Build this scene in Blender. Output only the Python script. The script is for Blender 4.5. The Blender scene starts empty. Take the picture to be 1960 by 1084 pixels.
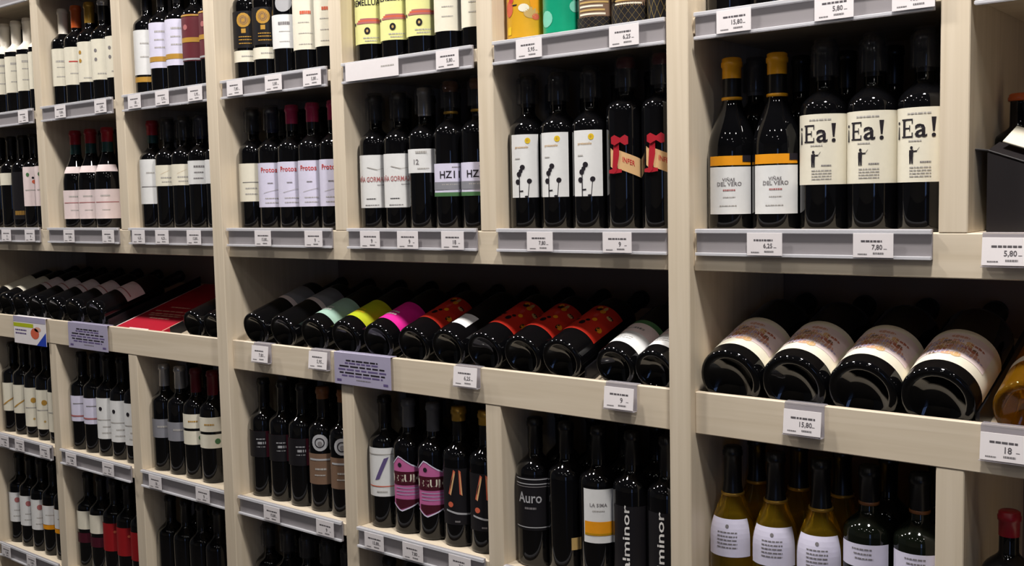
import bpy, math, random
import numpy as np
from mathutils import Matrix, Vector
random.seed(4)
# ------------------------------------------------------------------ camera
# world: X along the shelving (right +), Y into the shelves (front faces at Y=0), Z up.
ZO = 1.55                       # camera height above the floor
CD = 1.60                       # camera distance from the shelf fronts
F_PX = 2005.0
YAW, PITCH, ROLL = [math.radians(v) for v in (39.0, -4.607, -1.2135)]
_F = np.array([-math.sin(YAW)*math.cos(PITCH), math.cos(YAW)*math.cos(PITCH), math.sin(PITCH)])
_r = np.array([math.cos(YAW), math.sin(YAW), 0.0]); _u = np.cross(_r, _F)
_R = math.cos(ROLL)*_r + math.sin(ROLL)*_u
_U = math.cos(ROLL)*_u - math.sin(ROLL)*_r
_C = np.array([0.0, -CD, 0.0])
def onY(px, py, Y=0.0):
    """photo pixel -> point on the plane at depth Y (Z relative to camera height)"""
    d = _F + (px-980)/F_PX*_R - (py-542)/F_PX*_U
    return _C + d*((Y+CD)/d[1])

scene = bpy.context.scene
COL = scene.collection
cam = bpy.data.cameras.new('camera'); camo = bpy.data.objects.new('camera', cam); COL.objects.link(camo)
cam.sensor_width = 36.0; cam.lens = F_PX/1960*36.0; cam.clip_start = 0.05
M = Matrix.Identity(4)
for i in range(3):
    M[i][0] = _R[i]; M[i][1] = _U[i]; M[i][2] = -_F[i]
M[0][3], M[1][3], M[2][3] = 0.0, -CD, ZO
camo.matrix_world = M
scene.camera = camo

# ------------------------------------------------------------------ world, lamps, exposure
world = bpy.data.worlds.new('world'); scene.world = world; world.use_nodes = True
bg = world.node_tree.nodes['Background']
bg.inputs[0].default_value = (0.94, 0.94, 1.0, 1); bg.inputs[1].default_value = 0.05
vs = scene.view_settings
vs.view_transform = 'Standard'; vs.look = 'None'; vs.gamma = 1.0; vs.use_curve_mapping = False
vs.exposure = 0.0
LAMPS = [  # x, y, z (relative to the camera height), watts, disc diameter
    (-0.35, -0.62, 1.52, 46, 0.20), (-1.80, -0.60, 1.52, 33, 0.20), (-2.75, -0.62, 1.52, 11, 0.18), (-4.20, -0.66, 1.52, 48, 0.20), (0.75, -1.30, 1.52, 5, 0.15),
    (-0.35, -1.90, 1.52, 3.0, 0.12), (-1.35, -2.00, 1.52, 2.6, 0.12), (0.55, -2.70, 1.52, 3.0, 0.13), (-0.65, -3.20, 1.52, 2.6, 0.13), (1.25, -3.30, 1.52, 2.6, 0.13), (-2.3, -2.6, 1.52, 2.2, 0.12)]

# ------------------------------------------------------------------ materials
MATS = {}
def srgb(r, g, b):
    f = lambda c: (c/255/12.92) if c/255 <= 0.04045 else ((c/255+0.055)/1.055)**2.4
    return (f(r), f(g), f(b), 1)
def mat(name, rgb, rough=0.5, spec=0.5, metal=0.0, trans=0.0, alpha=1.0, ior=1.45, noise=0.0, nscale=60, coat=0.0):
    m = bpy.data.materials.new(name); m.use_nodes = True
    nt = m.node_tree; b = nt.nodes['Principled BSDF']
    col = srgb(*rgb)
    b.inputs['Base Color'].default_value = col
    b.inputs['Roughness'].default_value = rough
    b.inputs['Specular IOR Level'].default_value = spec
    b.inputs['Metallic'].default_value = metal
    b.inputs['Transmission Weight'].default_value = trans
    b.inputs['IOR'].default_value = ior
    b.inputs['Alpha'].default_value = alpha
    b.inputs['Coat Weight'].default_value = coat
    if noise > 0:
        tc = nt.nodes.new('ShaderNodeTexCoord'); n = nt.nodes.new('ShaderNodeTexNoise')
        n.inputs['Scale'].default_value = nscale; n.inputs['Detail'].default_value = 3
        mx = nt.nodes.new('ShaderNodeMix'); mx.data_type = 'RGBA'; mx.blend_type = 'MULTIPLY'
        mx.inputs[0].default_value = noise
        mx.inputs[6].default_value = col
        nt.links.new(tc.outputs['Object'], n.inputs['Vector'])
        nt.links.new(n.outputs['Fac'], mx.inputs[7])
        nt.links.new(mx.outputs[2], b.inputs['Base Color'])
    MATS[name] = m
    return m
def wood(name, axis):
    m = bpy.data.materials.new(name); m.use_nodes = True
    nt = m.node_tree; b = nt.nodes['Principled BSDF']
    geo = nt.nodes.new('ShaderNodeNewGeometry'); mp = nt.nodes.new('ShaderNodeMapping')
    s = [70.0, 70.0, 70.0]; s[axis] = 2.2
    mp.inputs['Scale'].default_value = s
    n = nt.nodes.new('ShaderNodeTexNoise'); n.inputs['Scale'].default_value = 1.0; n.inputs['Detail'].default_value = 4; n.inputs['Distortion'].default_value = 0.6
    r = nt.nodes.new('ShaderNodeValToRGB')
    r.color_ramp.elements[0].position = 0.28; r.color_ramp.elements[0].color = srgb(210, 195, 172)
    r.color_ramp.elements[1].position = 0.72; r.color_ramp.elements[1].color = srgb(224, 210, 189)
    nt.links.new(geo.outputs['Position'], mp.inputs['Vector']); nt.links.new(mp.outputs[0], n.inputs['Vector'])
    nt.links.new(n.outputs['Fac'], r.inputs[0]); nt.links.new(r.outputs[0], b.inputs['Base Color'])
    bp = nt.nodes.new('ShaderNodeBump'); bp.inputs['Strength'].default_value = 0.08; bp.inputs['Distance'].default_value = 0.002
    nt.links.new(n.outputs['Fac'], bp.inputs['Height']); nt.links.new(bp.outputs[0], b.inputs['Normal'])
    b.inputs['Roughness'].default_value = 0.42; b.inputs['Specular IOR Level'].default_value = 0.35
    MATS[name] = m
wood('wood_v', 2); wood('wood_h', 0)
mat('backboard', (128, 112, 102), 0.6)
mat('display_board', (205, 190, 168), 0.5, noise=0.2, nscale=30)
mat('floor_tile', (72, 68, 65), 0.35, noise=0.3, nscale=4)
mat('ceiling_paint', (74, 73, 74), 0.8, noise=0.1, nscale=3)
mat('wall_paint', (190, 182, 170), 0.8, noise=0.1, nscale=3)
mat('glass_dark', (9, 9, 11), 0.035, 0.5)
mat('glass_green', (14, 17, 12), 0.06, 0.55)
mat('glass_yellow', (216, 178, 48), 0.03, 0.5, trans=0.92, ior=1.36)
mat('glass_amber', (240, 172, 34), 0.03, 0.5, trans=0.90, ior=1.36)
mat('cap_black', (20, 19, 22), 0.3, 0.5)
mat('cap_navy', (24, 26, 58), 0.3, 0.5)
mat('cap_red', (150, 22, 38), 0.32, 0.5)
mat('cap_maroon', (96, 16, 30), 0.35, 0.5)
mat('cap_pink', (170, 40, 82), 0.32, 0.5)
mat('cap_silver', (196, 194, 194), 0.25, 0.5, metal=0.6)
mat('cap_white', (236, 228, 214), 0.3, 0.5)
mat('cap_gold', (188, 146, 60), 0.28, 0.5, metal=0.5)
mat('cap_yellow', (236, 164, 24), 0.35, 0.5)
mat('cap_orange', (200, 92, 40), 0.3, 0.5)
mat('cap_bronze', (128, 80, 46), 0.35, 0.5)
mat('cap_teal', (26, 62, 62), 0.3, 0.5)
mat('cap_grey', (92, 92, 96), 0.3, 0.5)
mat('security_plastic', (66, 66, 70), 0.05, 0.8, alpha=0.38)
P = dict(rough=0.55, spec=0.3, noise=0.10, nscale=90)
mat('paper_white', (232, 232, 232), **P); mat('paper_cream', (234, 228, 210), **P); mat('paper_yellow', (233, 232, 158), **P)
mat('paper_lavender', (222, 218, 240), **P); mat('paper_grey', (138, 138, 146), **P); mat('paper_pink', (236, 218, 218), **P)
mat('paper_maroon', (104, 44, 52), **P); mat('paper_black', (24, 22, 26), **P); mat('paper_wine', (72, 18, 34), **P)
mat('paper_mint', (160, 192, 178), **P); mat('paper_lime', (178, 188, 30), **P); mat('paper_magenta', (226, 36, 150), **P)
mat('paper_redart', (196, 44, 28), **P); mat('paper_brown', (124, 98, 80), **P); mat('paper_hotpink', (196, 104, 158), **P)
mat('paper_kraft', (222, 180, 130), **P); mat('paper_goldsleeve', (222, 168, 40), 0.35, 0.5, noise=0.25, nscale=40)
mat('paper_tealsleeve', (24, 158, 120), 0.25, 0.5, noise=0.25, nscale=40); mat('paper_red', (150, 24, 30), **P)
mat('paper_orange', (240, 158, 26), **P); mat('paper_green', (78, 120, 78), **P); mat('paper_tealight', (120, 200, 176), **P)
mat('paper_blush', (216, 164, 144), **P); mat('paper_rust', (176, 104, 80), **P); mat('paper_violet', (176, 166, 200), **P); mat('paper_ochre', (196, 164, 104), **P)
mat('ink', (38, 34, 40), 0.6, 0.2); mat('ink_mid', (92, 88, 92), 0.6, 0.2); mat('ink_grey', (128, 124, 126), 0.6, 0.2); mat('ink_faint', (176, 172, 168), 0.6, 0.2); mat('ink_red', (196, 66, 62), 0.6, 0.2)
mat('ink_rose', (176, 108, 108), 0.6, 0.2); mat('ink_gold', (184, 140, 60), 0.4, 0.5); mat('ink_silver', (176, 176, 180), 0.4, 0.5)
mat('ink_purple', (98, 84, 130), 0.6, 0.2); mat('ink_blue', (40, 66, 170), 0.6, 0.2); mat('ink_salmon', (206, 100, 74), 0.6, 0.2)
mat('ribbon_red', (168, 30, 44), 0.45, 0.4); mat('ink_yellow', (226, 190, 40), 0.5, 0.3); mat('ink_white', (230, 228, 226), 0.5, 0.3)
mat('rail_grey', (150, 145, 148), 0.30, 0.5); mat('rail_clear', (226, 226, 232), 0.08, 0.8, alpha=0.55)
mat('tag_paper', (236, 230, 232), 0.5, 0.3, noise=0.06, nscale=80); mat('holder_clear', (190, 186, 196), 0.12, 0.7, alpha=0.45)
mat('card_lavender', (176, 170, 196), 0.25, 0.5, noise=0.08, nscale=60)
mat('black_plastic', (26, 25, 28), 0.25, 0.5); mat('black_card', (34, 30, 32), 0.5, 0.4, noise=0.2, nscale=30)
mat('red_card', (172, 18, 42), 0.4, 0.4, noise=0.15, nscale=20); mat('lamp_metal', (210, 208, 204), 0.4, 0.5)
mat('wire_gold', (170, 150, 96), 0.3, 0.5, metal=0.6)

# ------------------------------------------------------------------ mesh helpers
def new_mesh(name, verts, faces, m, smooth=False):
    me = bpy.data.meshes.new(name); me.from_pydata([tuple(v) for v in verts], [], faces); me.update()
    if m: me.materials.append(MATS[m])
    if smooth: me.polygons.foreach_set('use_smooth', [True]*len(me.polygons))
    return me
def obj(name, me, parent=None, loc=None, rot=None):
    o = bpy.data.objects.new(name, me); COL.objects.link(o)
    if parent is not None: o.parent = parent
    if loc is not None: o.location = loc
    if rot is not None: o.rotation_euler = rot
    return o
def tagit(o, label, cat, group=None, kind=None):
    if label: o['label'] = label
    if cat: o['category'] = cat
    if group: o['group'] = group
    if kind: o['kind'] = kind
    return o
BOXF = [(0, 3, 2, 1), (4, 5, 6, 7), (0, 1, 5, 4), (1, 2, 6, 5), (2, 3, 7, 6), (3, 0, 4, 7)]
def boxv(x0, x1, y0, y1, z0, z1):
    return [(x0, y0, z0), (x1, y0, z0), (x1, y1, z0), (x0, y1, z0), (x0, y0, z1), (x1, y0, z1), (x1, y1, z1), (x0, y1, z1)]
def bevbox(x0, x1, y0, y1, z0, z1, b=0.0015):
    """box with small chamfers (24 verts)"""
    vs_, fs = [], []
    import itertools
    idx = {}
    for sx, sy, sz in itertools.product((0, 1), repeat=3):
        X = (x0, x1)[sx]; Y = (y0, y1)[sy]; Z = (z0, z1)[sz]
        dx = b if sx == 0 else -b; dy = b if sy == 0 else -b; dz = b if sz == 0 else -b
        for a, p in enumerate(((X, Y+dy, Z+dz), (X+dx, Y, Z+dz), (X+dx, Y+dy, Z))):
            idx[(sx, sy, sz, a)] = len(vs_); vs_.append(p)
    g = lambda *k: idx[k]
    for s in (0, 1):
        fs.append([g(s, 0, 0, 0), g(s, 1, 0, 0), g(s, 1, 1, 0), g(s, 0, 1, 0)])
        fs.append([g(0, s, 0, 1), g(1, s, 0, 1), g(1, s, 1, 1), g(0, s, 1, 1)])
        fs.append([g(0, 0, s, 2), g(1, 0, s, 2), g(1, 1, s, 2), g(0, 1, s, 2)])
    for s in (0, 1):
        for t in (0, 1):
            fs.append([g(0, s, t, 1), g(1, s, t, 1), g(1, s, t, 2), g(0, s, t, 2)])
            fs.append([g(s, 0, t, 0), g(s, 1, t, 0), g(s, 1, t, 2), g(s, 0, t, 2)])
            fs.append([g(s, t, 0, 0), g(s, t, 1, 0), g(s, t, 1, 1), g(s, t, 0, 1)])
    for sx, sy, sz in itertools.product((0, 1), repeat=3):
        fs.append([g(sx, sy, sz, 0), g(sx, sy, sz, 1), g(sx, sy, sz, 2)])
    return vs_, fs
def fixn(me):
    import bmesh
    bm = bmesh.new(); bm.from_mesh(me); bmesh.ops.recalc_face_normals(bm, faces=bm.faces); bm.to_mesh(me); bm.free(); return me
def box(name, x0, x1, y0, y1, z0, z1, m, parent=None, b=0.0015):
    """box given in absolute X, Y and camera-relative Z; origin at its base centre"""
    cx, cy = (x0+x1)/2, (y0+y1)/2
    v, f = bevbox(x0-cx, x1-cx, y0-cy, y1-cy, 0, z1-z0, min(b, (x1-x0)/4, (y1-y0)/4, (z1-z0)/4))
    me = fixn(new_mesh(name, v, f, m))
    o = obj(name, me); o.location = (cx, cy, z0+ZO)
    if parent is not None:
        o.parent = parent; o.location = (cx-parent.location.x, cy-parent.location.y, z0+ZO-parent.location.z)
    return o
def lathe(name, prof, m, seg=28, smooth=True):
    v, f, rings = [], [], []
    for r, z in prof:
        if r < 1e-6:
            rings.append([len(v)]); v.append((0, 0, z))
        else:
            rings.append(list(range(len(v), len(v)+seg)))
            v += [(r*math.cos(2*math.pi*i/seg), r*math.sin(2*math.pi*i/seg), z) for i in range(seg)]
    for a, b in zip(rings, rings[1:]):
        if len(a) == 1 and len(b) == 1: continue
        for i in range(seg):
            j = (i+1) % seg
            if len(a) == 1: f.append((a[0], b[j], b[i]))
            elif len(b) == 1: f.append((a[i], a[j], b[0]))
            else: f.append((a[i], a[j], b[j], b[i]))
    return fixn(new_mesh(name, v, f, m, smooth))
# text glyphs -> triangles
_TXT = {}
def glyphs(s):
    if s not in _TXT:
        cu = bpy.data.curves.new('t', 'FONT'); cu.body = s; cu.size = 1.0; cu.resolution_u = 2; cu.offset = 0.012
        o = bpy.data.objects.new('t', cu); COL.objects.link(o)
        dg = bpy.context.evaluated_depsgraph_get()
        me = bpy.data.meshes.new_from_object(o.evaluated_get(dg))
        v = [(p.co.x, p.co.y) for p in me.vertices]; f = [tuple(p.vertices) for p in me.polygons]
        bpy.data.objects.remove(o); bpy.data.meshes.remove(me); bpy.data.curves.remove(cu)
        x0 = min(p[0] for p in v); x1 = max(p[0] for p in v); y0 = min(p[1] for p in v); y1 = max(p[1] for p in v)
        _TXT[s] = ([((p[0]-(x0+x1)/2)/(y1-y0), (p[1]-(y0+y1)/2)/(y1-y0)) for p in v], f, (x1-x0)/(y1-y0))
    return _TXT[s]
class Flat:
    """collects flat shapes in (a, b) space per material"""
    def __init__(s): s.q = {}
    def add(s, m, v, f):
        s.q.setdefault(m, []).append((list(v), [tuple(q) for q in f]))
    @property
    def d(s):
        return dict(s.items())
    def items(s):
        """pieces of one colour: kept apart when there are only a few, joined when they are many"""
        for m, ps in s.q.items():
            if len(ps) <= 4:
                for v, f in ps: yield m, (v, f)
            else:
                V, Fc = [], []
                for v, f in ps: Fc += [tuple(i+len(V) for i in q) for q in f]; V += v
                yield m, (V, Fc)
    def strip(s, m, cols):      # cols: (a, b0, b1)
        c2 = [cols[0]]
        for p, q in zip(cols, cols[1:]):
            n = max(1, int(math.ceil(abs(q[0]-p[0])/0.16)))
            c2 += [tuple(p[k]+(q[k]-p[k])*i/n for k in range(3)) for i in range(1, n+1)]
        cols = c2; v = []; [v.extend(((a, b0), (a, b1))) for a, b0, b1 in cols]
        s.add(m, v, [(2*i, 2*i+2, 2*i+3, 2*i+1) for i in range(len(cols)-1)])
    def rect(s, m, a0, a1, b0, b1, step=0.12):
        n = max(1, int(math.ceil(abs(a1-a0)/step))); s.strip(m, [(a0+(a1-a0)*i/n, b0, b1) for i in range(n+1)])
    def disc(s, m, a, b, ra, rb, n=14):
        k = max(1, min(5, int(math.ceil(ra/0.12))))
        v = [(a, b)]+[(a+ra*q/k*math.cos(2*math.pi*i/n), b+rb*q/k*math.sin(2*math.pi*i/n)) for q in range(1, k+1) for i in range(n)]
        f = [(0, 1+i, 1+(i+1) % n) for i in range(n)]
        for q in range(k-1):
            o = 1+q*n
            f += [(o+i, o+n+i, o+n+(i+1) % n, o+(i+1) % n) for i in range(n)]
        s.add(m, v, f)
    def ring(s, m, a, b, ra, rb, w=0.75, n=18):
        v = []
        for i in range(n):
            c, q = math.cos(2*math.pi*i/n), math.sin(2*math.pi*i/n)
            v += [(a+ra*c, b+rb*q), (a+ra*w*c, b+rb*w*q)]
        s.add(m, v, [(2*i, 2*((i+1) % n), 2*((i+1) % n)+1, 2*i+1) for i in range(n)])
    def line(s, m, a0, b0, a1, b1, wa, wb, n=5):
        v = []; c = max(1, int(math.ceil(2*abs(wa)/0.05))); n = max(n, int(math.ceil(abs(a1-a0)/0.08)))
        for i in range(n+1):
            t = i/n; a = a0+(a1-a0)*t; b = b0+(b1-b0)*t
            for j in range(c+1): v.append((a+wa*(2*j/c-1), b+wb*(2*j/c-1)))
        s.add(m, v, [(i*(c+1)+j, (i+1)*(c+1)+j, (i+1)*(c+1)+j+1, i*(c+1)+j+1) for i in range(n) for j in range(c)])
    def text(s, m, st, a, b, h_a, h_b):
        v, f, w = glyphs(st)
        s.add(m, [(a+x*h_a, b+y*h_b) for x, y in v], f)
    def bars(s, m, a0, a1, b, hb, rnd):
        o = Flat(); o._bars(m, a0, a1, b, hb, rnd); V, Fc = [], []
        for v, f in o.q.get(m, []): Fc += [tuple(i+len(V) for i in q) for q in f]; V += v
        s.add(m, V, Fc)
    def _bars(s, m, a0, a1, b, hb, rnd):
        x = a0
        while x < a1-0.005*(a1-a0):
            w = (a1-a0)*rnd.uniform(0.08, 0.22); e = min(a1, x+w)
            s.rect(m, x, e, b-hb/2, b+hb/2); x = e+(a1-a0)*0.03

# ------------------------------------------------------------------ room
def struct(name, *a): return tagit(box(name, *a), None, None, kind='structure')
struct('floor', -6.5, 5.5, -6.5, 0.46, -ZO-0.05, -ZO, 'floor_tile')
struct('ceiling', -6.5, 5.5, -6.5, 0.46, 1.56, 1.62, 'ceiling_paint')
struct('wall_back', -6.5, 5.5, 0.40, 0.46, -ZO, 1.56, 'wall_paint')
struct('wall_front', -6.5, 5.5, -6.56, -6.5, -ZO, 1.56, 'wall_paint')
_m = mat('added_bluish_glow', (120, 150, 230), 0.1)  # bluish emission of the added door, meant for bottle reflections
_b = _m.node_tree.nodes['Principled BSDF']; _b.inputs['Emission Color'].default_value = (0.30, 0.48, 1.0, 1); _b.inputs['Emission Strength'].default_value = 2.2
# invented glowing door, out of view, added for bluish streaks on the bottles
_w = struct('added_glow_door', 2.18, 3.02, -6.499, -6.47, -ZO, 0.75, 'lamp_metal')
for _x in (2.23, 2.63): 
    _q = box('added_glow_pane', _x, _x+0.34, -6.469, -6.462, -ZO+0.06, 0.70, 'added_bluish_glow', _w)

# ------------------------------------------------------------------ shelving
T = 0.0415; DEPTH = 0.36
BX = {'L1': (-3.555, -3.150), 'L2': (-3.1075, -2.7015), 'L3': (-2.658, -2.2530),
      'M0': (-2.2107, -1.8085), 'M1': (-1.7680, -1.3735), 'M2': (-1.3330, -0.9330),
      'R0': (-0.8904, -0.4835), 'R1': (-0.4422, -0.0380), 'R2': (0.0030, 0.4050)}
UNITS = [('L', ('L1', 'L2', 'L3'), 'pale wood wine shelving bay holding the red carton in its tilted display'),
         ('M', ('M0', 'M1', 'M2'), 'pale wood wine shelving bay with lime and magenta labelled bottles in its tilted display'),
         ('R', ('R0', 'R1', 'R2'), 'pale wood wine shelving bay holding the big magnum bottles and the black box')]
S1, S2, S4, S5, S6 = 0.298, -0.064, -0.745, -1.125, -1.485    # shelf top heights
A_BOT, C_TOP, C_BOT = -0.131, -0.342, -0.416
TOPZ = 1.03; UD = 0.016
TILT = math.radians(18)
DISP = {'L': -0.364, 'M': -0.362, 'R': -0.378}          # height of the tilted board at Y=0
ROOT = {}
for u, bays, lab in UNITS:
    xa, xb = BX[bays[0]][0], BX[bays[2]][1]
    r = obj('wine_shelving', None, loc=(xa, 0, 0)); tagit(r, lab, 'shelving'); ROOT[u] = r
    if u == 'L': box('upright', xa-0.0425, xa, -UD, DEPTH+0.012, -ZO, TOPZ, 'wood_v', r)
    box('upright', xb, xb+0.0423, -UD, DEPTH+0.012, -ZO, TOPZ, 'wood_v', r)
    box('beam', xa, xb, 0, DEPTH, A_BOT, S2, 'wood_h', r)
    box('display_front', xa, xb, 0, 0.012, C_BOT, C_TOP, 'wood_h', r)
    box('shelf_board', xa, xb, 0.0125, DEPTH, C_BOT, C_BOT+0.02, 'wood_h', r)
    box('top_board', xa, xb, 0, DEPTH, TOPZ-0.04, TOPZ, 'wood_h', r)
    box('plinth', xa, xb, 0.01, DEPTH, -ZO, S6, 'wood_h', r)
    box('back_panel', xa, xb, DEPTH, DEPTH+0.012, -ZO, TOPZ, 'backboard', r)
    # tilted display board
    z0 = DISP[u]; y0, y1 = 0.013, DEPTH-0.002
    v = []
    for y in (y0, y1):
        zz = z0+math.tan(TILT)*y
        v += [(xa, y, zz-0.012), (xb, y, zz-0.012), (xb, y, zz), (xa, y, zz)]
    v = [(p[0]-xa, p[1], p[2]+ZO) for p in v]
    obj('display_board', fixn(new_mesh('display_board', v, [(0, 1, 2, 3), (7, 6, 5, 4), (0, 4, 5, 1), (3, 2, 6, 7), (1, 5, 6, 2), (0, 3, 7, 4)], 'display_board')), r)
    for k, b in enumerate(bays):
        x0, x1 = BX[b]
        if k < 2:
            box('divider', x1, BX[bays[k+1]][0], 0, DEPTH, S2, TOPZ-0.04, 'wood_v', r)
            box('divider', x1, BX[bays[k+1]][0], 0.001, DEPTH, S6, C_BOT, 'wood_v', r)
        for st, th in ((S1, 0.026), (0.665, 0.026), (S4, 0.03), (S5, 0.03)):
            box('shelf_board', x0, x1, 0.0005, DEPTH, st-th, st, 'wood_h', r)
        for zt, zb in ((0.306, 0.260), (0.673, 0.627), (-0.058, -0.104), (-0.740, -0.788), (-1.120, -1.168)):
            if b == 'R1' and zt < 0 and zt > -0.1: continue
            rl = box('price_rail', x0+0.007, x1-0.007, -0.004, 0.0, zb, zt, 'rail_grey', r, 0.0008)
            for nm, a, c in (('rail_lip', zt-0.0075, zt-0.0005), ('rail_lip', zb, zb+0.0055)):
                lip = box(nm, x0+0.007, x1-0.007, -0.0105, -0.0042, a, c, 'rail_clear', None, 0.001)
                lip.parent = rl; lip.location = (0, -0.00535, a-zb)

# ------------------------------------------------------------------ bottle builder
def profile(shape, R, H):
    n = 0.0142*(R/0.0375)**0.6
    base = [(0, 0.022), (R*0.45, 0.017), (R*0.72, 0.004), (R*0.84, 0.0), (R*0.95, 0.0018), (R, 0.008)]
    if shape == 'bordeaux':
        zb, zn = 0.635*H, 0.765*H
        sh = [(R, zb)]
        for i in range(1, 9):
            t = i/8
            # convex shoulder then concave neck root
            rr = R+(n-R)*(0.5-0.5*math.cos(math.pi*t))
            zz = zb+(zn-zb)*(t**0.72)
            sh.append((rr, zz))
    elif shape == 'burgundy':
        zb, zn = 0.46*H, 0.80*H
        sh = [(R, zb)]
        for i in range(1, 11):
            t = i/10
            sh.append((R+(n-R)*(0.5-0.5*math.cos(math.pi*t**1.1)), zb+(zn-zb)*t))
    elif shape == 'tall':            # high square shoulders
        zb, zn = 0.69*H, 0.79*H
        sh = [(R, zb)]
        for i in range(1, 9):
            t = i/8; sh.append((R+(n-R)*(0.5-0.5*math.cos(math.pi*t)), zb+(zn-zb)*(t**0.65)))
    neck = [(n*0.97, 0.93*H), (n*0.97, 0.945*H), (n*1.12, 0.95*H), (n*1.12, 0.975*H), (n*1.0, 0.98*H), (n, H-0.002), (n*0.8, H), (0, H)]
    return base+sh+neck, n, sh
def rad_at(sh, R, z):
    if z <= sh[0][1]: return R
    for (r0, z0), (r1, z1) in zip(sh, sh[1:]):
        if z0 <= z <= z1: return r0+(r1-r0)*(z-z0)/(z1-z0)
    return sh[-1][0]
_BODY = {}
def body_mesh(shape, R, H, g):
    k = (shape, round(R, 4), round(H, 3), g)
    if k not in _BODY: _BODY[k] = lathe('glass_body', profile(shape, R, H)[0], g, 30)
    return _BODY[k]
_CAPS = {}
def cap_mesh(shape, R, H, z0, m, grow=0.0007):
    k = (shape, round(R, 4), round(H, 3), round(z0, 3), m)
    if k not in _CAPS:
        p, n, sh = profile(shape, R, H)
        q = [(rad_at(sh, R, z0)+grow, z0)]
        q += [(r+grow, z) for r, z in sh if z > z0+0.002] if z0 < sh[-1][1] else []
        q += [(n*1.0+grow, 0.945*H), (n*1.13+grow, 0.95*H), (n*1.13+grow, 0.975*H), (n*1.04+grow, 0.98*H), (n*1.04+grow, H-0.001), (n*0.9, H+0.001), (0, H+0.001)]
        _CAPS[k] = lathe('capsule', q, m, 24)
    return _CAPS[k]
_SEC = None
def sec_mesh():
    global _SEC
    if _SEC is None:
        _SEC = lathe('security_cap', [(0.0162, 0), (0.0215, 0.0), (0.0222, 0.002), (0.0222, 0.048), (0.0200, 0.052), (0.017, 0.053), (0.017, 0.060), (0.015, 0.062), (0, 0.062)], 'security_plastic', 24)
    return _SEC
def wrap(flat, Rf, z_of, off, R, join=False):
    """flat: Flat in (angle, fraction) -> list of (material, mesh) on the bottle surface; front is local -Y"""
    out = []
    src = list(flat.items())
    if join and len(src) > 1:
        V, Fc = [], []
        for m, (v, f) in src: Fc += [tuple(i+len(V) for i in q) for q in f]; V += v
        src = [(src[0][0], (V, Fc))]
    for m, (v, f) in src:
        w = []
        for a, b in v:
            z = z_of(b); rr = Rf(z)+off
            w.append((rr*math.sin(a), -rr*math.cos(a), z))
        out.append((m, new_mesh('print', w, f, m, True)))
    return out
class Design:
    def __init__(s, desc, shape='bordeaux', R=0.0375, H=0.30, glass='glass_dark', cap='cap_black', capz=None, ring=None, sec=False, labels=(), captop=None, k=0.7, group=None):
        s.desc, s.shape, s.R, s.H, s.glass, s.k, s.group = desc, shape, R, H, glass, k, group
        p, n, sh = profile(shape, R, H); s.n, s.sh = n, sh
        Rf = lambda z: rad_at(sh, R, z)
        s.body = body_mesh(shape, R, H, glass)
        s.cap = cap_mesh(shape, R, H, capz if capz else H-0.062, cap) if cap else None
        s.extra = []
        if captop:  # coloured top of the capsule
            s.extra.append(('capsule_top', cap_mesh(shape, R, H, H-captop[1], captop[0], 0.0013)))
        if ring:
            z = (capz if capz else H-0.062)
            s.extra.append(('neck_ring', lathe('neck_ring', [(Rf(z)+0.0004, z-0.001), (Rf(z)+0.0016, z), (Rf(z)+0.0016, z+0.004), (n+0.0006, z+0.005)], ring, 22)))
        s.sec = sec
        s.labels = []
        for L in labels:
            m, z0, z1, ha = L['m'], L['z0'], L['z1'], math.radians(L.get('ha', 85))
            c = math.radians(L.get('c', 0))
            f = Flat(); off = L.get('off', 0.0005)
            if 'cols' in L: f.strip(m, L['cols'])
            elif L.get('disc'): f.disc(m, c, 0.5, (z1-z0)/2/R, 0.5, 18)
            else:
                nz = 8 if z1 > sh[0][1] and z1-z0 > 0.02 else 1
                for i in range(nz): f.rect(m, c-ha, c+ha, i/nz, (i+1)/nz)
            zo = lambda b, z0=z0, z1=z1: z0+(z1-z0)*b
            me = wrap(f, Rf, zo, off, R, True)[0][1]
            pr = Flat()
            if 'p' in L: L['p'](pr, (z1-z0)/R)
            s.labels.append((L.get('n', 'label'), me, wrap(pr, Rf, zo, off+0.0006, R)))
    def place(s, x, y, z, rz=0.0, plain=False, label=None, group=None, spin=None, cat='bottle'):
        o = obj('wine_bottle', None)
        if spin is None:
            o.location = (x, y, z+ZO); o.rotation_euler = (0, 0, rz)
        else:
            o.matrix_world = Matrix.Translation((x, y, z+ZO)) @ Matrix.Rotation(-(math.pi/2-TILT), 4, 'X') @ Matrix.Rotation(spin, 4, 'Z')
        tagit(o, label or s.desc, cat, group or s.group)
        obj('glass_body', s.body, o)
        if s.cap: obj('capsule', s.cap, o)
        if s.sec: obj('security_cap', sec_mesh(), o, loc=(0, 0, s.H-0.056))
        for nm, me in s.extra: obj(nm, me, o)
        if not plain:
            for nm, me, pr in s.labels:
                l = obj(nm, me, o)
                for m, pm in pr:
                    q = obj('lettering' if m.startswith('ink') else 'label_artwork', pm, l)
        return o
ROWS = {1: (S1, 120), 2: (S2, 400), 4: (S4, 880), 5: (S5, 1000)}
YC = 0.060
def zp(px, py, row, dy=-0.03): return onY(px, py, YC+dy)[2]-ROWS[row][0]
BEHIND = Design('plain dark bottle', cap='cap_black')
BEHIND2 = Design('plain dark bottle', cap='cap_grey', sec=True)
BAYTXT = {}; BAYITEMS = {}
ORD = ['first', 'second', 'third', 'fourth', 'fifth', 'sixth', 'seventh']
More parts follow.
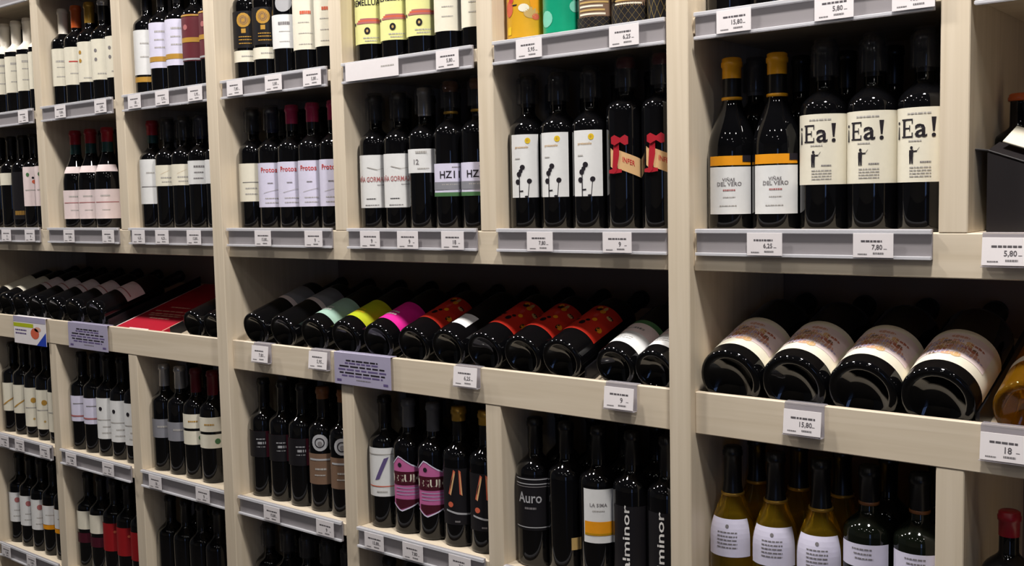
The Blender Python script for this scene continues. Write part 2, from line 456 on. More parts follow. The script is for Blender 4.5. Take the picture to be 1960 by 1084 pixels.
RUN = {   # group: (short look, landmark, counted from the far end of the run)
 'cream-label bottles by the far left upright': ('white-capped bottle with cream label', 'the ivory labels', 1),
 'tall white labels with grey seals': ('tall white label bottle with grey seals', 'the gold capsule', 0),
 'lavender labels with gold band': ('dark bottle with lavender gold-banded label', 'the long white label', 0),
 'maroon labels with gold band': ('dark bottle with maroon gold-banded label', 'the lavender labels', 0),
 'gold medallion bottles': ('dark bottle with gold medallion on black label', 'the thick upright', 0),
 'cream labels with red word': ('dark bottle with cream label and red word', 'the silver oval seal', 0),
 'pale yellow label bottles': ('dark bottle with pale yellow label and rose ribbon', 'the tall off-white labels', 1),
 'tall off-white labels beside the yellow ones': ('dark bottle with tall off-white label', 'the pale yellow labels', 0),
 'cream labels above yellow-capped bottles': ('dark bottle above the yellow-capped ones', 'the thick upright', 0),
 'dark bottles above the exclamation labels': ('dark bottle above the exclamation labels', 'the pale divider', 1),
 'bottles above the black box': ('dark bottle above the black box', 'the pale divider', 0),
 'small cream labels at the far left end': ('dark bottle with small cream label', 'the coloured dot labels', 1),
 'white labels with coloured dots': ('dark bottle with white coloured-dot label', 'the small gold label', 0),
 'red-capped burgundy bottles': ('red-capped burgundy bottle with white shoulder label', 'the bare side panel', 0),
 'greenish cream short labels': ('security-capped bottle with greenish cream label', 'the red capsule', 0),
 'navy-capped short white labels': ('navy-capped bottle with short white label', 'the greenish cream labels', 0),
 'white labels topped by red word': ('pink-capped bottle with red word on white label', 'the security-capped one', 0),
 'white labels with hill sketch': ('bottle with hill sketch and rose lettering', 'the square white label', 1),
 'green-edged labels with big characters': ('bottle with big black characters over green edge', 'the square white label', 0),
 'narrow labels with yellow dot and plant drawing': ('bottle with yellow dot and black plant drawing', 'the ribboned bottles', 1),
 'ribboned bottles with kraft tags': ('tall bottle with red ribbon and kraft tag', 'the plant drawings', 0),
 'yellow-capped white label bottles': ('yellow-capped sloping bottle with white label', 'the exclamation labels', 1),
 'big exclamation label bottles': ('bottle with big black exclamation on cream label', 'the yellow-capped bottles', 0),
 'slanted gold labels below the display': ('dark bottle with slanted gold stroke label', 'the brown seals', 1),
 'ivory labels with brown seal': ('dark bottle with ivory label and brown seal', 'the slanted gold strokes', 0),
 'short labels underlined in pink': ('dark bottle with short pink-underlined label', 'the black seals', 1),
 'tall white labels with black seal': ('dark bottle with tall white label and black seal', 'the pink underlines', 0),
 'grey label bottles with silver capsule': ('silver-capped bottle with grey label', 'the dark red capsules', 1),
 'two-label bottles with dark red capsule': ('dark-red-capped bottle with two cream labels', 'the grey labels', 0),
 'black and wine-red label bottles': ('dark bottle with black and wine-red label', 'the silver seals', 1),
 'round silver seal over brown label': ('dark bottle with round silver seal', 'the wine-red labels', 0),
 'pink shield label bottles': ('black bottle with pointed pink shield label', 'the purple stroke label', 0),
 'orange feather bottles': ('black bottle with two orange feathers', 'the pink shields', 0),
 'black bottles with white upright lettering': ('black bottle with upright white lettering', 'the yellow banded label', 0),
 'golden white wine bottles': ('clear bottle of golden white wine', 'the dark green bottles', 1),
 'dark bottles beside golden white wines': ('dark green bottle with white label', 'the golden white wines', 0),
 'lowest shelf square white labels': ('lowest-shelf bottle with square white label', 'the orange framed labels', 1),
 'orange framed labels': ('lowest-shelf bottle with orange framed label', 'the square white labels', 0),
 'cream labels on the lowest shelf': ('lowest-shelf bottle with cream label', 'the deep red labels', 1),
 'deep red labels on the lowest shelf': ('lowest-shelf bottle with deep red label', 'the cream labels', 0),
 'shadowed bottles below the grey labels': ('shadowed bottle below the grey labels', 'the bare side panel', 0),
 'shadowed bottles below the silver seals': ('shadowed bottle below the silver seals', 'the thick upright', 0),
 'shadowed bottles below the pink shields': ('shadowed bottle below the pink shields', 'the divider by the silver seals', 0),
 'cream labelled bottles lying in the display': ('lying bottle with cream label', 'the pink striped labels', 1),
 'pink striped bottles lying in the display': ('lying bottle with pale pink striped label', 'the red carton', 1),
 'black bottles right by the red carton': ('lying black bottle without visible label', 'the red carton', 0),
 'dim grey labels in the display': ('lying bottle with dim grey label', 'the thick upright', 0),
 'fiery red labels in the display': ('lying bottle with fiery red label', 'the green edged labels', 1),
 'green edged white labels in the display': ('lying bottle with green edged white label', 'the fiery red labels', 0),
 'magnum bottles lying in the display': ('big lying magnum with painted cream label', 'the thick upright', 0)}
def clip(t):
    """keep a label within sixteen words"""
    if len(t.split()) > 16: t = t.replace('dark wine bottle', 'bottle', 1).replace('wine bottle', 'bottle', 1)
    return ' '.join(t.split()[:16]).rstrip(',')
def run_labels(ds):
    """one label per bottle, counting along each run of alike bottles from its landmark"""
    tot, seen, out = {}, {}, []
    for d in ds: tot[d] = tot.get(d, 0)+1
    for d in ds:
        k = seen.get(d, 0); seen[d] = k+1
        if tot[d] == 1 or d.group not in RUN: out.append(None); continue
        sh, lm, rev = RUN[d.group]
        out.append('%s, %s from %s' % (sh, ORD[tot[d]-1-k if rev else k], lm))
    return out
def bay(row, b, phrase, items, behind=True, yref=None):
    """items: (pixel x of the bottle axis, design)"""
    BAYTXT[(row, b)] = phrase
    st, py = ROWS[row]
    if yref: py = yref
    x0, x1 = BX[b]
    xs = [onY(px, py, YC)[0] for px, d in items]
    rs = [d.R for px, d in items]
    g = 0.0012
    xs[0] = max(xs[0], x0+rs[0]+g)
    for i in range(1, len(xs)): xs[i] = max(xs[i], xs[i-1]+rs[i-1]+rs[i]+g)
    if xs[-1] > x1-rs[-1]-g:
        xs[-1] = x1-rs[-1]-g
        for i in range(len(xs)-2, -1, -1): xs[i] = min(xs[i], xs[i+1]-rs[i]-rs[i+1]-g)
    rnd = random.Random(row*100+len(b)+ord(b[1]))
    for x, (px, d), lb in zip(xs, items, run_labels([d for px, d in items])):
        rz = math.atan2(-x, CD+YC)*d.k+rnd.uniform(-0.05, 0.05)
        d.place(x, YC, st, rz, label=lb); BAYITEMS.setdefault((row, b), []).append((px, lb or d.desc))
    if behind:
        for i, (x, (px, d)) in enumerate(zip(xs, items)):
            e = d if d.glass in ('glass_yellow',) else (BEHIND2 if rnd.random() < 0.35 else BEHIND)
            xb = min(max(x+rnd.uniform(-0.001, 0.001), x0+0.039), x1-0.039)
            e.place(xb, YC+0.092+rnd.uniform(0, 0.004), st, 0, plain=True,
                    label=clip(('golden' if e is d else 'dark')+' bottle behind '+BAYITEMS[(row, b)][i][1]), group='second row behind '+phrase)

# print routines --------------------------------------------------------------
def rb(seed): return random.Random(seed)
def p_lines(seed, lines, m='ink_grey', w=0.45, c=0.0):
    def f(p, asp):
        r = rb(seed)
        for y, h in lines: p.bars(m, c-w*r.uniform(0.6, 1), c+w*r.uniform(0.6, 1), y, h, r)
    return f
def multi(*fs):
    def f(p, asp):
        for q in fs: q(p, asp)
    return f
def p_text(s, y, h, m='ink', c=0.0, wide=1.0):
    return lambda p, asp: p.text(m, s, c, y, h*asp*wide, h)
def p_rect(m, a0, a1, b0, b1): return lambda p, asp: p.rect(m, a0, a1, b0, b1)
def p_disc(m, a, b, r): return lambda p, asp: p.disc(m, a, b, r*asp, r)
def p_ring(m, a, b, r, w=0.75): return lambda p, asp: p.ring(m, a, b, r*asp, r, w)
def p_line(m, a0, b0, a1, b1, w): return lambda p, asp: p.line(m, a0, b0, a1, b1, w*asp, w*0.3)
def lab(m, row, px, yt, yb, ha=85, c=0, p=None, **kw):
    d = dict(m=m, z1=zp(px, yt, row), z0=zp(px, yb, row), ha=ha, c=c, **kw)
    if p: d['p'] = p
    return d

# ------------------------------------------------------------------ ROW 1 (upper shelf)
dA = Design('dark wine bottle with white neck capsule and cream label beside the far left upright', cap='cap_white', capz=0.20, group='cream-label bottles by the far left upright',
            labels=[lab('paper_cream', 1, 22, 108, 178, p=p_lines(1, [(0.8, 0.06), (0.6, 0.03), (0.3, 0.03)], 'ink_faint'))])
bay(1, 'L1', 'the cream-label row beside the far left upright', [(-24, dA), (0, dA), (23, dA), (46, dA), (70, dA)])
dB1 = Design('dark wine bottle with white capsule and wide ivory label', cap='cap_white', capz=0.225, labels=[lab('paper_cream', 1, 108, 94, 166, p=p_lines(2, [(0.66, 0.05), (0.5, 0.02), (0.25, 0.03)], 'ink_faint'))])
dB2 = Design('dark wine bottle with copper orange capsule and ivory label with thin red line', cap='cap_orange', capz=0.235, labels=[lab('paper_cream', 1, 136, 90, 163, p=multi(p_lines(3, [(0.3, 0.03)], 'ink_faint'), p_rect('ink_red', -0.4, 0.4, 0.60, 0.63)))])
dB3 = Design('dark wine bottle with gold capsule and tall cream label with small brown seals', cap='cap_gold', capz=0.24, labels=[lab('paper_cream', 1, 165, 79, 157, p=multi(p_disc('ink_gold', -0.6, 0.74, 0.05), p_disc('ink_gold', -0.6, 0.53, 0.05), p_lines(4, [(0.1, 0.03)], 'ink_faint')))])
dB4 = Design('dark wine bottle with black capsule and tall white label with grey seals', cap='cap_black', captop=('cap_silver', 0.02), group='tall white labels with grey seals', labels=[lab('paper_cream', 1, 195, 73, 152, p=multi(p_disc('ink_grey', -0.5, 0.72, 0.045), p_disc('ink_grey', -0.5, 0.5, 0.045), p_lines(5, [(0.15, 0.03)], 'ink_faint')))])
bay(1, 'L2', 'the ivory labels with gold capsules', [(108, dB1), (137, dB2), (165, dB3), (195, dB4), (220, dB4)])
def goldband(seed): return multi(p_rect('ink_gold', -1.4, 1.4, 0.14, 0.25), p_lines(seed, [(0.8, 0.04), (0.62, 0.03), (0.45, 0.03)], 'ink_faint'))
dC1 = Design('dark wine bottle with long white label above a small gold strip', labels=[lab('paper_white', 1, 258, 60, 146, p=p_lines(7, [(0.7, 0.03), (0.4, 0.03)], 'ink_faint')), lab('ink_gold', 1, 258, 150, 160)])
dC2 = Design('dark wine bottle with lavender white label and gold band along its foot', group='lavender labels with gold band', labels=[lab('paper_lavender', 1, 300, 43, 131, p=goldband(8))])
dC3 = Design('dark wine bottle with full maroon label crossed by a gold band', group='maroon labels with gold band', labels=[lab('paper_maroon', 1, 348, 30, 120, p=multi(p_rect('ink_gold', -1.4, 1.4, 0.40, 0.50), p_rect('ink_gold', -1.4, 1.4, 0.955, 0.99), p_disc('ink_rose', -0.6, 0.72, 0.06), p_rect('ink_silver', -1.2, 1.2, 0.02, 0.06)))])
bay(1, 'L3', 'the lavender and maroon labels', [(251, dC1), (282, dC2), (316, dC2), (348, dC3), (380, dC3)])
def medal(p, asp):
    p.disc('ink_gold', -0.1, 0.75, 0.2*asp, 0.2); p.disc('paper_brown', -0.1, 0.75, 0.13*asp, 0.13); p.disc('ink_gold', -0.1, 0.75, 0.06*asp, 0.06)
    p.rect('ink_gold', -0.25, 0.05, 0.40, 0.52); r = rb(3)
    for y in (0.3, 0.22, 0.12): p.bars('ink_gold', -0.45, 0.4, y, 0.025, r)
dD1 = Design('dark wine bottle with black label, gold round medallion and cream lower strip', group='gold medallion bottles', labels=[lab('paper_black', 1, 460, 22, 93, p=medal), lab('paper_cream', 1, 460, 98, 120, p=p_lines(1, [(0.5, 0.1)], 'ink_faint'))])
dD2 = Design('dark wine bottle with white label under a silver oval seal', labels=[lab('paper_white', 1, 540, 28, 93, p=multi(p_lines(12, [(0.74, 0.09)], 'ink_grey'), p_lines(13, [(0.5, 0.02), (0.2, 0.02)], 'ink_faint'))), dict(m='ink_silver', z0=zp(540, 23, 1), z1=zp(540, -12, 1), disc=True, n='medallion')])
dD3 = Design('dark wine bottle with big cream label and red word near the pale divider', group='cream labels with red word', labels=[lab('paper_cream', 1, 583, -10, 95, p=multi(p_lines(14, [(0.68, 0.06)], 'ink_salmon'), p_lines(15, [(0.5, 0.015), (0.3, 0.015), (0.1, 0.015)], 'ink_faint')))])
bay(1, 'M0', 'the gold medallion bottles', [(460, dD1), (502, dD1), (540, dD2), (583, dD3), (622, dD3)])
def yel(p, asp):
    p.text('ink', 'REMELLUAGA', 0.0, 0.71, 0.085*asp, 0.11)
    p.rect('ink_rose', -0.9, 1.1, 0.345, 0.38); p.rect('ink_salmon', -0.75, 0.9, 0.38, 0.41); p.rect('ink_rose', -0.6, 0.5, 0.41, 0.435)
    p.disc('ink', -1.1, 0.35, 0.03*asp, 0.03); p.disc('ink', 1.1, 0.35, 0.035*asp, 0.035)
    p.disc('ink', -0.15, 0.22, 0.055*asp, 0.062); p.disc('paper_ochre', -0.15, 0.22, 0.02*asp, 0.025)
    r = rb(6); p.bars('ink_faint', -0.4, 0.5, 0.10, 0.02, r); p.bars('ink_faint', -0.3, 0.4, 0.05, 0.02, r)
dE1 = Design('dark wine bottle with large pale yellow label, rose ribbon and dark seal', R=0.039, k=0.75, group='pale yellow label bottles', labels=[lab('paper_yellow', 1, 695, -26, 86, ha=95, p=yel)])
dE2 = Design('dark wine bottle with tall off-white label beside the yellow labels', group='tall off-white labels beside the yellow ones', labels=[lab('paper_cream', 1, 834, -30, 63, ha=60, p=p_lines(20, [(0.85, 0.03), (0.68, 0.02), (0.5, 0.02), (0.3, 0.02)], 'ink_faint'))])
bay(1, 'M1', 'the pale yellow labels', [(697, dE1), (746, dE1), (790, dE1), (834, dE2), (890, dE2)])
def goldart(p, asp):
    p.rect('ink_white', -1.25, -0.95, 0.62, 0.98); p.disc('ink_salmon', -0.85, 0.36, 0.07*asp, 0.10); p.disc('ink_red', -0.7, 0.46, 0.04*asp, 0.04)
    p.line('ink', -0.75, 0.40, -0.35, 0.40, 0.008*asp, 0.008); p.disc('paper_cream', 0.0, 0.36, 0.07*asp, 0.05); p.disc('paper_ochre', 0.35, 0.3, 0.09*asp, 0.07)
    p.disc('paper_ochre', -0.1, 0.52, 0.06*asp, 0.04); p.disc('paper_orange', 0.7, 0.45, 0.1*asp, 0.16); p.disc('ink_salmon', 0.6, 0.25, 0.05*asp, 0.04); p.rect('ink_yellow', -1.0, -0.7, 0.04, 0.14)
def tealart(p, asp):
    p.ring('paper_tealight', 0.1, 0.78, 0.16*asp, 0.16, 0.85); p.ring('paper_tealight', -0.05, 0.70, 0.09*asp, 0.1, 0.8)
    p.disc('paper_tealight', -0.75, 0.17, 0.10*asp, 0.10); p.disc('paper_tealight', 0.75, 0.30, 0.07*asp, 0.07); p.disc('paper_tealight', 0.7, 0.42, 0.05*asp, 0.05); p.disc('paper_tealight', -0.5, 0.45, 0.03*asp, 0.04)
dF1 = Design('golden yellow sleeved bottle with painted red and cream figures', R=0.0395, labels=[dict(m='paper_goldsleeve', z0=0.014, z1=0.17, ha=179, p=goldart, n='sleeve')])
dF2 = Design('teal green sleeved bottle with pale swirling pattern', R=0.0395, labels=[dict(m='paper_tealsleeve', z0=0.014, z1=0.17, ha=179, p=tealart, n='sleeve')])
def stripes(p, asp):
    r = rb(9)
    for i in range(9): p.rect('paper_ochre' if i % 2 else 'paper_cream', -0.9, 0.5+r.uniform(-0.2, 0.2), 0.05+i*0.105, 0.05+i*0.105+0.05)
def net(p, asp):
    for i in range(-4, 5):
        p.line('wire_gold', i*0.35-0.5, 0, i*0.35+0.5, 1, 0.006*asp, 0.0, 8); p.line('wire_gold', i*0.35+0.5, 0, i*0.35-0.5, 1, 0.006*asp, 0.0, 8)
dF3 = Design('black wine bottle with gold and cream striped label in a wire net', k=0.9, labels=[lab('paper_brown', 1, 1140, -40, 32, ha=60, p=stripes), dict(m='paper_black', z0=0.002, z1=0.034, ha=80, p=net, n='wire_net')])
dF4 = Design('black wine bottle in wire netting with narrow ochre label', k=0.9, labels=[lab('paper_brown', 1, 1200, -50, 12, ha=50, p=stripes), dict(m='paper_black', z0=0.002, z1=0.05, ha=80, p=net, n='wire_net')])
dF5 = Design('black wine bottle with thin gold wires beside the thick upright', k=0.9, labels=[dict(m='paper_black', z0=0.002, z1=0.09, ha=80, p=net, n='wire_net')])
bay(1, 'M2', 'the golden and teal sleeved bottles', [(1004, dF1), (1081, dF2), (1141, dF3), (1201, dF4), (1258, dF5)], yref=60)
dG1 = Design('dark wine bottle with cream label low on its body above the yellow-capped bottles', group='cream labels above yellow-capped bottles', k=0.4, labels=[dict(m='paper_cream', z0=0.035, z1=0.12, ha=80, p=p_lines(22, [(0.6, 0.1), (0.3, 0.03)], 'ink_grey'))])
dG2 = Design('dark wine bottle on the upper shelf above the big exclamation labels', group='dark bottles above the exclamation labels', k=0.4, labels=[dict(m='paper_white', z0=0.06, z1=0.15, ha=70, p=p_lines(23, [(0.6, 0.1), (0.3, 0.03)], 'ink_grey'))])
bay(1, 'R0', 'the bottles above the exclamation labels', [(1395, dG1), (1480, dG1), (1570, dG2), (1665, dG2), (1755, dG2)], yref=10)
dG3 = Design('dark wine bottle on the upper shelf above the black box', group='bottles above the black box', k=0.4)
bay(1, 'R1', 'the bottles above the black box', [(1905, dG3), (2000, dG3)], yref=0, behind=False)

# ------------------------------------------------------------------ ROW 2 (eye level)
dH1 = Design('dark wine bottle with small cream label at the far left end, middle shelf', group='small cream labels at the far left end', labels=[lab('paper_cream', 2, 4, 332, 355, ha=70)])
dH2 = Design('dark wine bottle with small gold label low down, beside coloured dot labels', labels=[lab('paper_black', 2, 24, 330, 420), lab('ink_gold', 2, 24, 404, 412, ha=40)])
def dots(p, asp):
    p.disc('paper_green', -0.35, 0.8, 0.05*asp, 0.05); p.disc('ink', 0.1, 0.72, 0.03*asp, 0.03); p.disc('ink_salmon', 0.2, 0.62, 0.06*asp, 0.05); p.rect('ink_faint', -0.7, 0.7, 0.40, 0.42)
dH3 = Design('dark wine bottle with white label printed with small coloured dots', group='white labels with coloured dots', labels=[lab('paper_pink', 2, 49, 320, 395, p=dots)])
bay(2, 'L1', 'the white labels with coloured dots', [(-22, dH1), (2, dH1), (24, dH2), (49, dH3), (75, dH3)])
dI = Design('burgundy bottle with red capsule, white shoulder label and white main label', shape='burgundy', R=0.041, H=0.296, cap='cap_teal', capz=0.225, captop=('cap_red', 0.042), group='red-capped burgundy bottles',
            labels=[lab('paper_pink', 2, 151, 318, 331, ha=60, n='shoulder_label'), lab('paper_pink', 2, 151, 364, 419, p=multi(p_lines(30, [(0.78, 0.05)], 'ink_faint'), p_rect('ink_rose', -0.9, 0.9, 0.55, 0.575), p_lines(31, [(0.3, 0.03)], 'ink_faint')))])
bay(2, 'L2', 'the red-capped burgundy bottles', [(151, dI), (180, dI), (212, dI)])
dJ1 = Design('dark wine bottle with red capsule and long white label', cap='cap_teal', captop=('cap_red', 0.04), labels=[lab('paper_white', 2, 271, 306, 391, p=multi(p_rect('ink_grey', -0.8, 0.8, 0.38, 0.395), p_lines(32, [(0.7, 0.03)], 'ink_faint')))])
dJ2 = Design('dark wine bottle in grey security cap with short greenish cream label', sec=True, group='greenish cream short labels', labels=[lab('paper_cream', 2, 318, 316, 356, p=multi(p_line('ink_gold', -0.4, 0.55, 0.3, 0.75, 0.03), p_lines(33, [(0.4, 0.06), (0.2, 0.05)], 'ink_faint')))])
dJ3 = Design('dark wine bottle with navy capsule and short white label', cap='cap_navy', sec=True, group='navy-capped short white labels', labels=[lab('paper_white', 2, 368, 308, 353, p=p_lines(34, [(0.75, 0.08), (0.5, 0.05), (0.25, 0.05)], 'ink_grey'))])
bay(2, 'L3', 'the greenish cream labels', [(268, dJ1), (301, dJ2), (334, dJ2), (368, dJ3), (398, dJ3)])
dK1 = Design('dark wine bottle with plain off-white label beside the thick upright, middle shelf', sec=True, labels=[lab('paper_cream', 2, 477, 313, 386, p=multi(p_rect('ink_grey', -0.6, 0.6, 0.50, 0.515), p_lines(35, [(0.35, 0.03), (0.2, 0.03)], 'ink_faint')))])
def protos(p, asp):
    p.text('ink_red', 'Protos', -0.12, 0.84, 0.105*asp, 0.115); r = rb(40); p.bars('ink_grey', -0.2, 0.15, 0.54, 0.025, r); p.line('ink_faint', -0.5, 0.32, 0.5, 0.40, 0.006*asp, 0.006); p.bars('ink_faint', -0.4, 0.5, 0.2, 0.02, r); p.bars('ink_faint', -0.4, 0.5, 0.1, 0.02, r)
dK2 = Design('dark wine bottle with white label topped by a red word, pink capsule', cap='cap_black', captop=('cap_pink', 0.045), group='white labels topped by red word', labels=[lab('paper_lavender', 2, 560, 309, 396, p=protos)])
dK3 = Design('dark wine bottle with white label topped by a red word, security capped', cap='cap_navy', sec=True, group='security capped red word labels', labels=[lab('paper_lavender', 2, 560, 309, 396, p=protos)])
bay(2, 'M0', 'the white labels with red word', [(477, dK1), (518, dK3), (560, dK2), (602, dK2), (640, dK2)])
def gormaz(p, asp):
    p.text('ink_rose', 'VIÑA GORMAZ', -0.22, 0.55, 0.082*asp, 0.12)
    p.line('ink_faint', -0.8, 0.70, -0.4, 0.77, 0.012*asp, 0.006); p.line('ink_faint', -0.4, 0.77, 0.2, 0.72, 0.012*asp, 0.006); p.line('ink_faint', 0.2, 0.72, 0.7, 0.75, 0.012*asp, 0.006)
    r = rb(41); p.bars('ink_grey', 0.2, 0.8, 0.43, 0.014, r); p.bars('ink', -0.5, 0.1, 0.17, 0.016, r); p.bars('ink_grey', -0.6, 0.3, 0.05, 0.016, r)
dL1 = Design('dark wine bottle with tall white label, hill sketch and rose lettering', sec=True, group='white labels with hill sketch', k=0.75, labels=[lab('paper_white', 2, 712, 297, 398, ha=72, p=gormaz)])
dL2 = Design('dark wine bottle with square white label high on its body', sec=True, cap='cap_silver', capz=0.245, H=0.305, labels=[lab('paper_white', 2, 807, 285, 331, ha=88, p=multi(p_text('12', 0.46, 0.22, 'ink_ochre' if False else 'ink_grey', -0.35), p_lines(42, [(0.86, 0.1)], 'ink_faint'), p_lines(43, [(0.18, 0.05)], 'ink_faint')))])
def hz(p, asp):
    p.text('ink', 'HZ11', -0.05, 0.66, 0.21*asp, 0.22); p.rect('paper_grey', -1.5, 1.5, 0.20, 0.44); p.rect('paper_green', -1.6, 1.6, -0.0, 0.12); r = rb(44); p.bars('ink_grey', 0.1, 0.6, 0.88, 0.03, r); p.bars('ink_faint', -0.5, 0.5, 0.36, 0.03, r)
dL3 = Design('dark wine bottle with white label in big black characters over green edge', cap='cap_black', captop=('cap_bronze', 0.022), ring='cap_gold', capz=0.245, H=0.312, sec=True, k=0.85, group='green-edged labels with big characters', labels=[lab('paper_lavender', 2, 855, 313, 376, ha=95, p=hz)])
bay(2, 'M1', 'the hill sketch labels', [(712, dL1), (762, dL1), (807, dL2), (857, dL3), (899, dL3)])
def plant(p, asp):
    p.disc('ink_yellow', 0.22, 0.90, 0.045*asp, 0.047); p.disc('ink_gold', 0.2, 0.90, 0.02*asp, 0.022); p.text('ink_gold', 'protocolo', -0.12, 0.795, 0.052*asp, 0.05)
    r = rb(46); p.bars('ink_faint', -0.5, -0.2, 0.62, 0.02, r)
    for a, b, q in ((-0.08, 0.48, 0.042), (-0.18, 0.42, 0.034), (-0.28, 0.37, 0.042), (-0.36, 0.25, 0.042), (0.28, 0.26, 0.04)): p.disc('ink', a, b, q*asp, q)
    p.line('ink', -0.08, 0.47, -0.28, 0.37, 0.012*asp, 0.01); p.line('ink', -0.26, 0.36, -0.26, 0.0, 0.008*asp, 0); p.line('ink', 0.28, 0.26, 0.2, 0.0, 0.006*asp, 0)
    p.line('ink', -0.26, 0.10, -0.05, 0.105, 0.0, 0.010); p.disc('ink', 0.12, 0.015, 0.03*asp, 0.015)
dM1 = Design('dark wine bottle with narrow white label, yellow dot and black plant drawing', sec=True, H=0.305, k=0.55, group='narrow labels with yellow dot and plant drawing', labels=[lab('paper_white', 2, 1113, 250, 376, ha=46, p=plant)])
dM2 = Design('dark wine bottle showing only a thin white label edge beside ribboned bottle', H=0.30, k=0.1, labels=[lab('paper_white', 2, 1162, 255, 374, ha=24, c=34)])
def imf(p, asp): p.text('ink_red', 'INFER', 0.05, 0.74, 0.24*asp, 0.26)
def tilted(c0, c1, s, n=12): return [(c0+(c1-c0)*i/n, -s*(i/n), 1-s*(i/n)) for i in range(n+1)]
dM3 = Design('tall dark wine bottle tied with red ribbon and slanted kraft paper tag', shape='tall', H=0.318, cap='cap_black', captop=('cap_maroon', 0.02), sec=True, k=0.85, group='ribboned bottles with kraft tags',
    labels=[dict(m='paper_kraft', z0=zp(1201, 318, 2), z1=zp(1201, 282, 2), cols=tilted(-0.75, -0.48, 0.22), n='paper_tag', off=0.0025),
            dict(m='paper_kraft', z0=zp(1201, 322, 2), z1=zp(1201, 286, 2), cols=tilted(-0.36, 1.15, 0.7), n='paper_tag', off=0.0025, p=lambda p, asp: None),
            dict(m='ribbon_red', z0=zp(1201, 332, 2), z1=zp(1201, 262, 2), cols=[(-0.62, 0, 0.03), (-0.52, 0, 0.92), (-0.4, 0.06, 0.98), (-0.26, 0.5, 0.85)], n='ribbon', off=0.004),
            dict(m='ribbon_red', z0=zp(1201, 278, 2), z1=zp(1201, 258, 2), cols=[(-0.62, 0.2, 0.8), (-0.45, 0, 1), (-0.2, 0.3, 0.7), (0.0, 0.0, 1.0), (0.14, 0.1, 0.8)], n='ribbon', off=0.0065),
            dict(m='ribbon_red', z0=zp(1201, 332, 2), z1=zp(1201, 322, 2), cols=[(-0.85, 0.1, 0.7), (-0.5, 0, 1), (-0.15, 0.2, 0.8)], n='ribbon', off=0.0035)])
# slanted lettering on the big tag
_p = Flat(); _v, _f, _w = glyphs('INFER')
dM3_tag = dM3.labels[1]
_z0, _z1 = zp(1201, 322, 2), zp(1201, 286, 2)
_p.add('ink_red', [(0.17+x*0.135*1.15, 0.60+y*0.27-0.7*((0.17+x*0.155+0.36)/1.51)) for x, y in _v], _f)
dM3.labels[1] = (dM3_tag[0], dM3_tag[1], wrap(_p, lambda z: 0.0375, lambda b: _z0+(_z1-_z0)*b, 0.0032, 0.0375))
bay(2, 'M2', 'the yellow dot plant labels', [(993, dM1), (1050, dM1), (1113, dM1), (1201, dM3), (1262, dM3)])
def vero(p, asp):
    p.text('ink_grey', 'VIÑAS', -0.02, 0.74, 0.085*asp, 0.085); p.text('ink_grey', 'DEL VERO', 0.0, 0.64, 0.085*asp, 0.085)
    r = rb(50); p.bars('ink_rose', -0.25, 0.25, 0.51, 0.03, r); p.bars('ink_faint', -0.25, 0.25, 0.36, 0.02, r); p.bars('ink_faint', -0.4, 0.3, 0.18, 0.02, r)
def notch(p, asp): p.rect('ink', 0.55, 0.95, 0.35, 1.02)
dN1 = Design('sloping dark bottle with yellow capsule, white label and yellow strip', shape='burgundy', R=0.041, H=0.296, cap='cap_black', capz=0.225, ring='cap_yellow', captop=('cap_yellow', 0.035), k=0.75, group='yellow-capped white label bottles',
    labels=[lab('paper_orange', 2, 1392, 299, 317, ha=55, p=notch, n='label_strip'), lab('paper_white', 2, 1392, 320, 410, ha=56, p=vero)])
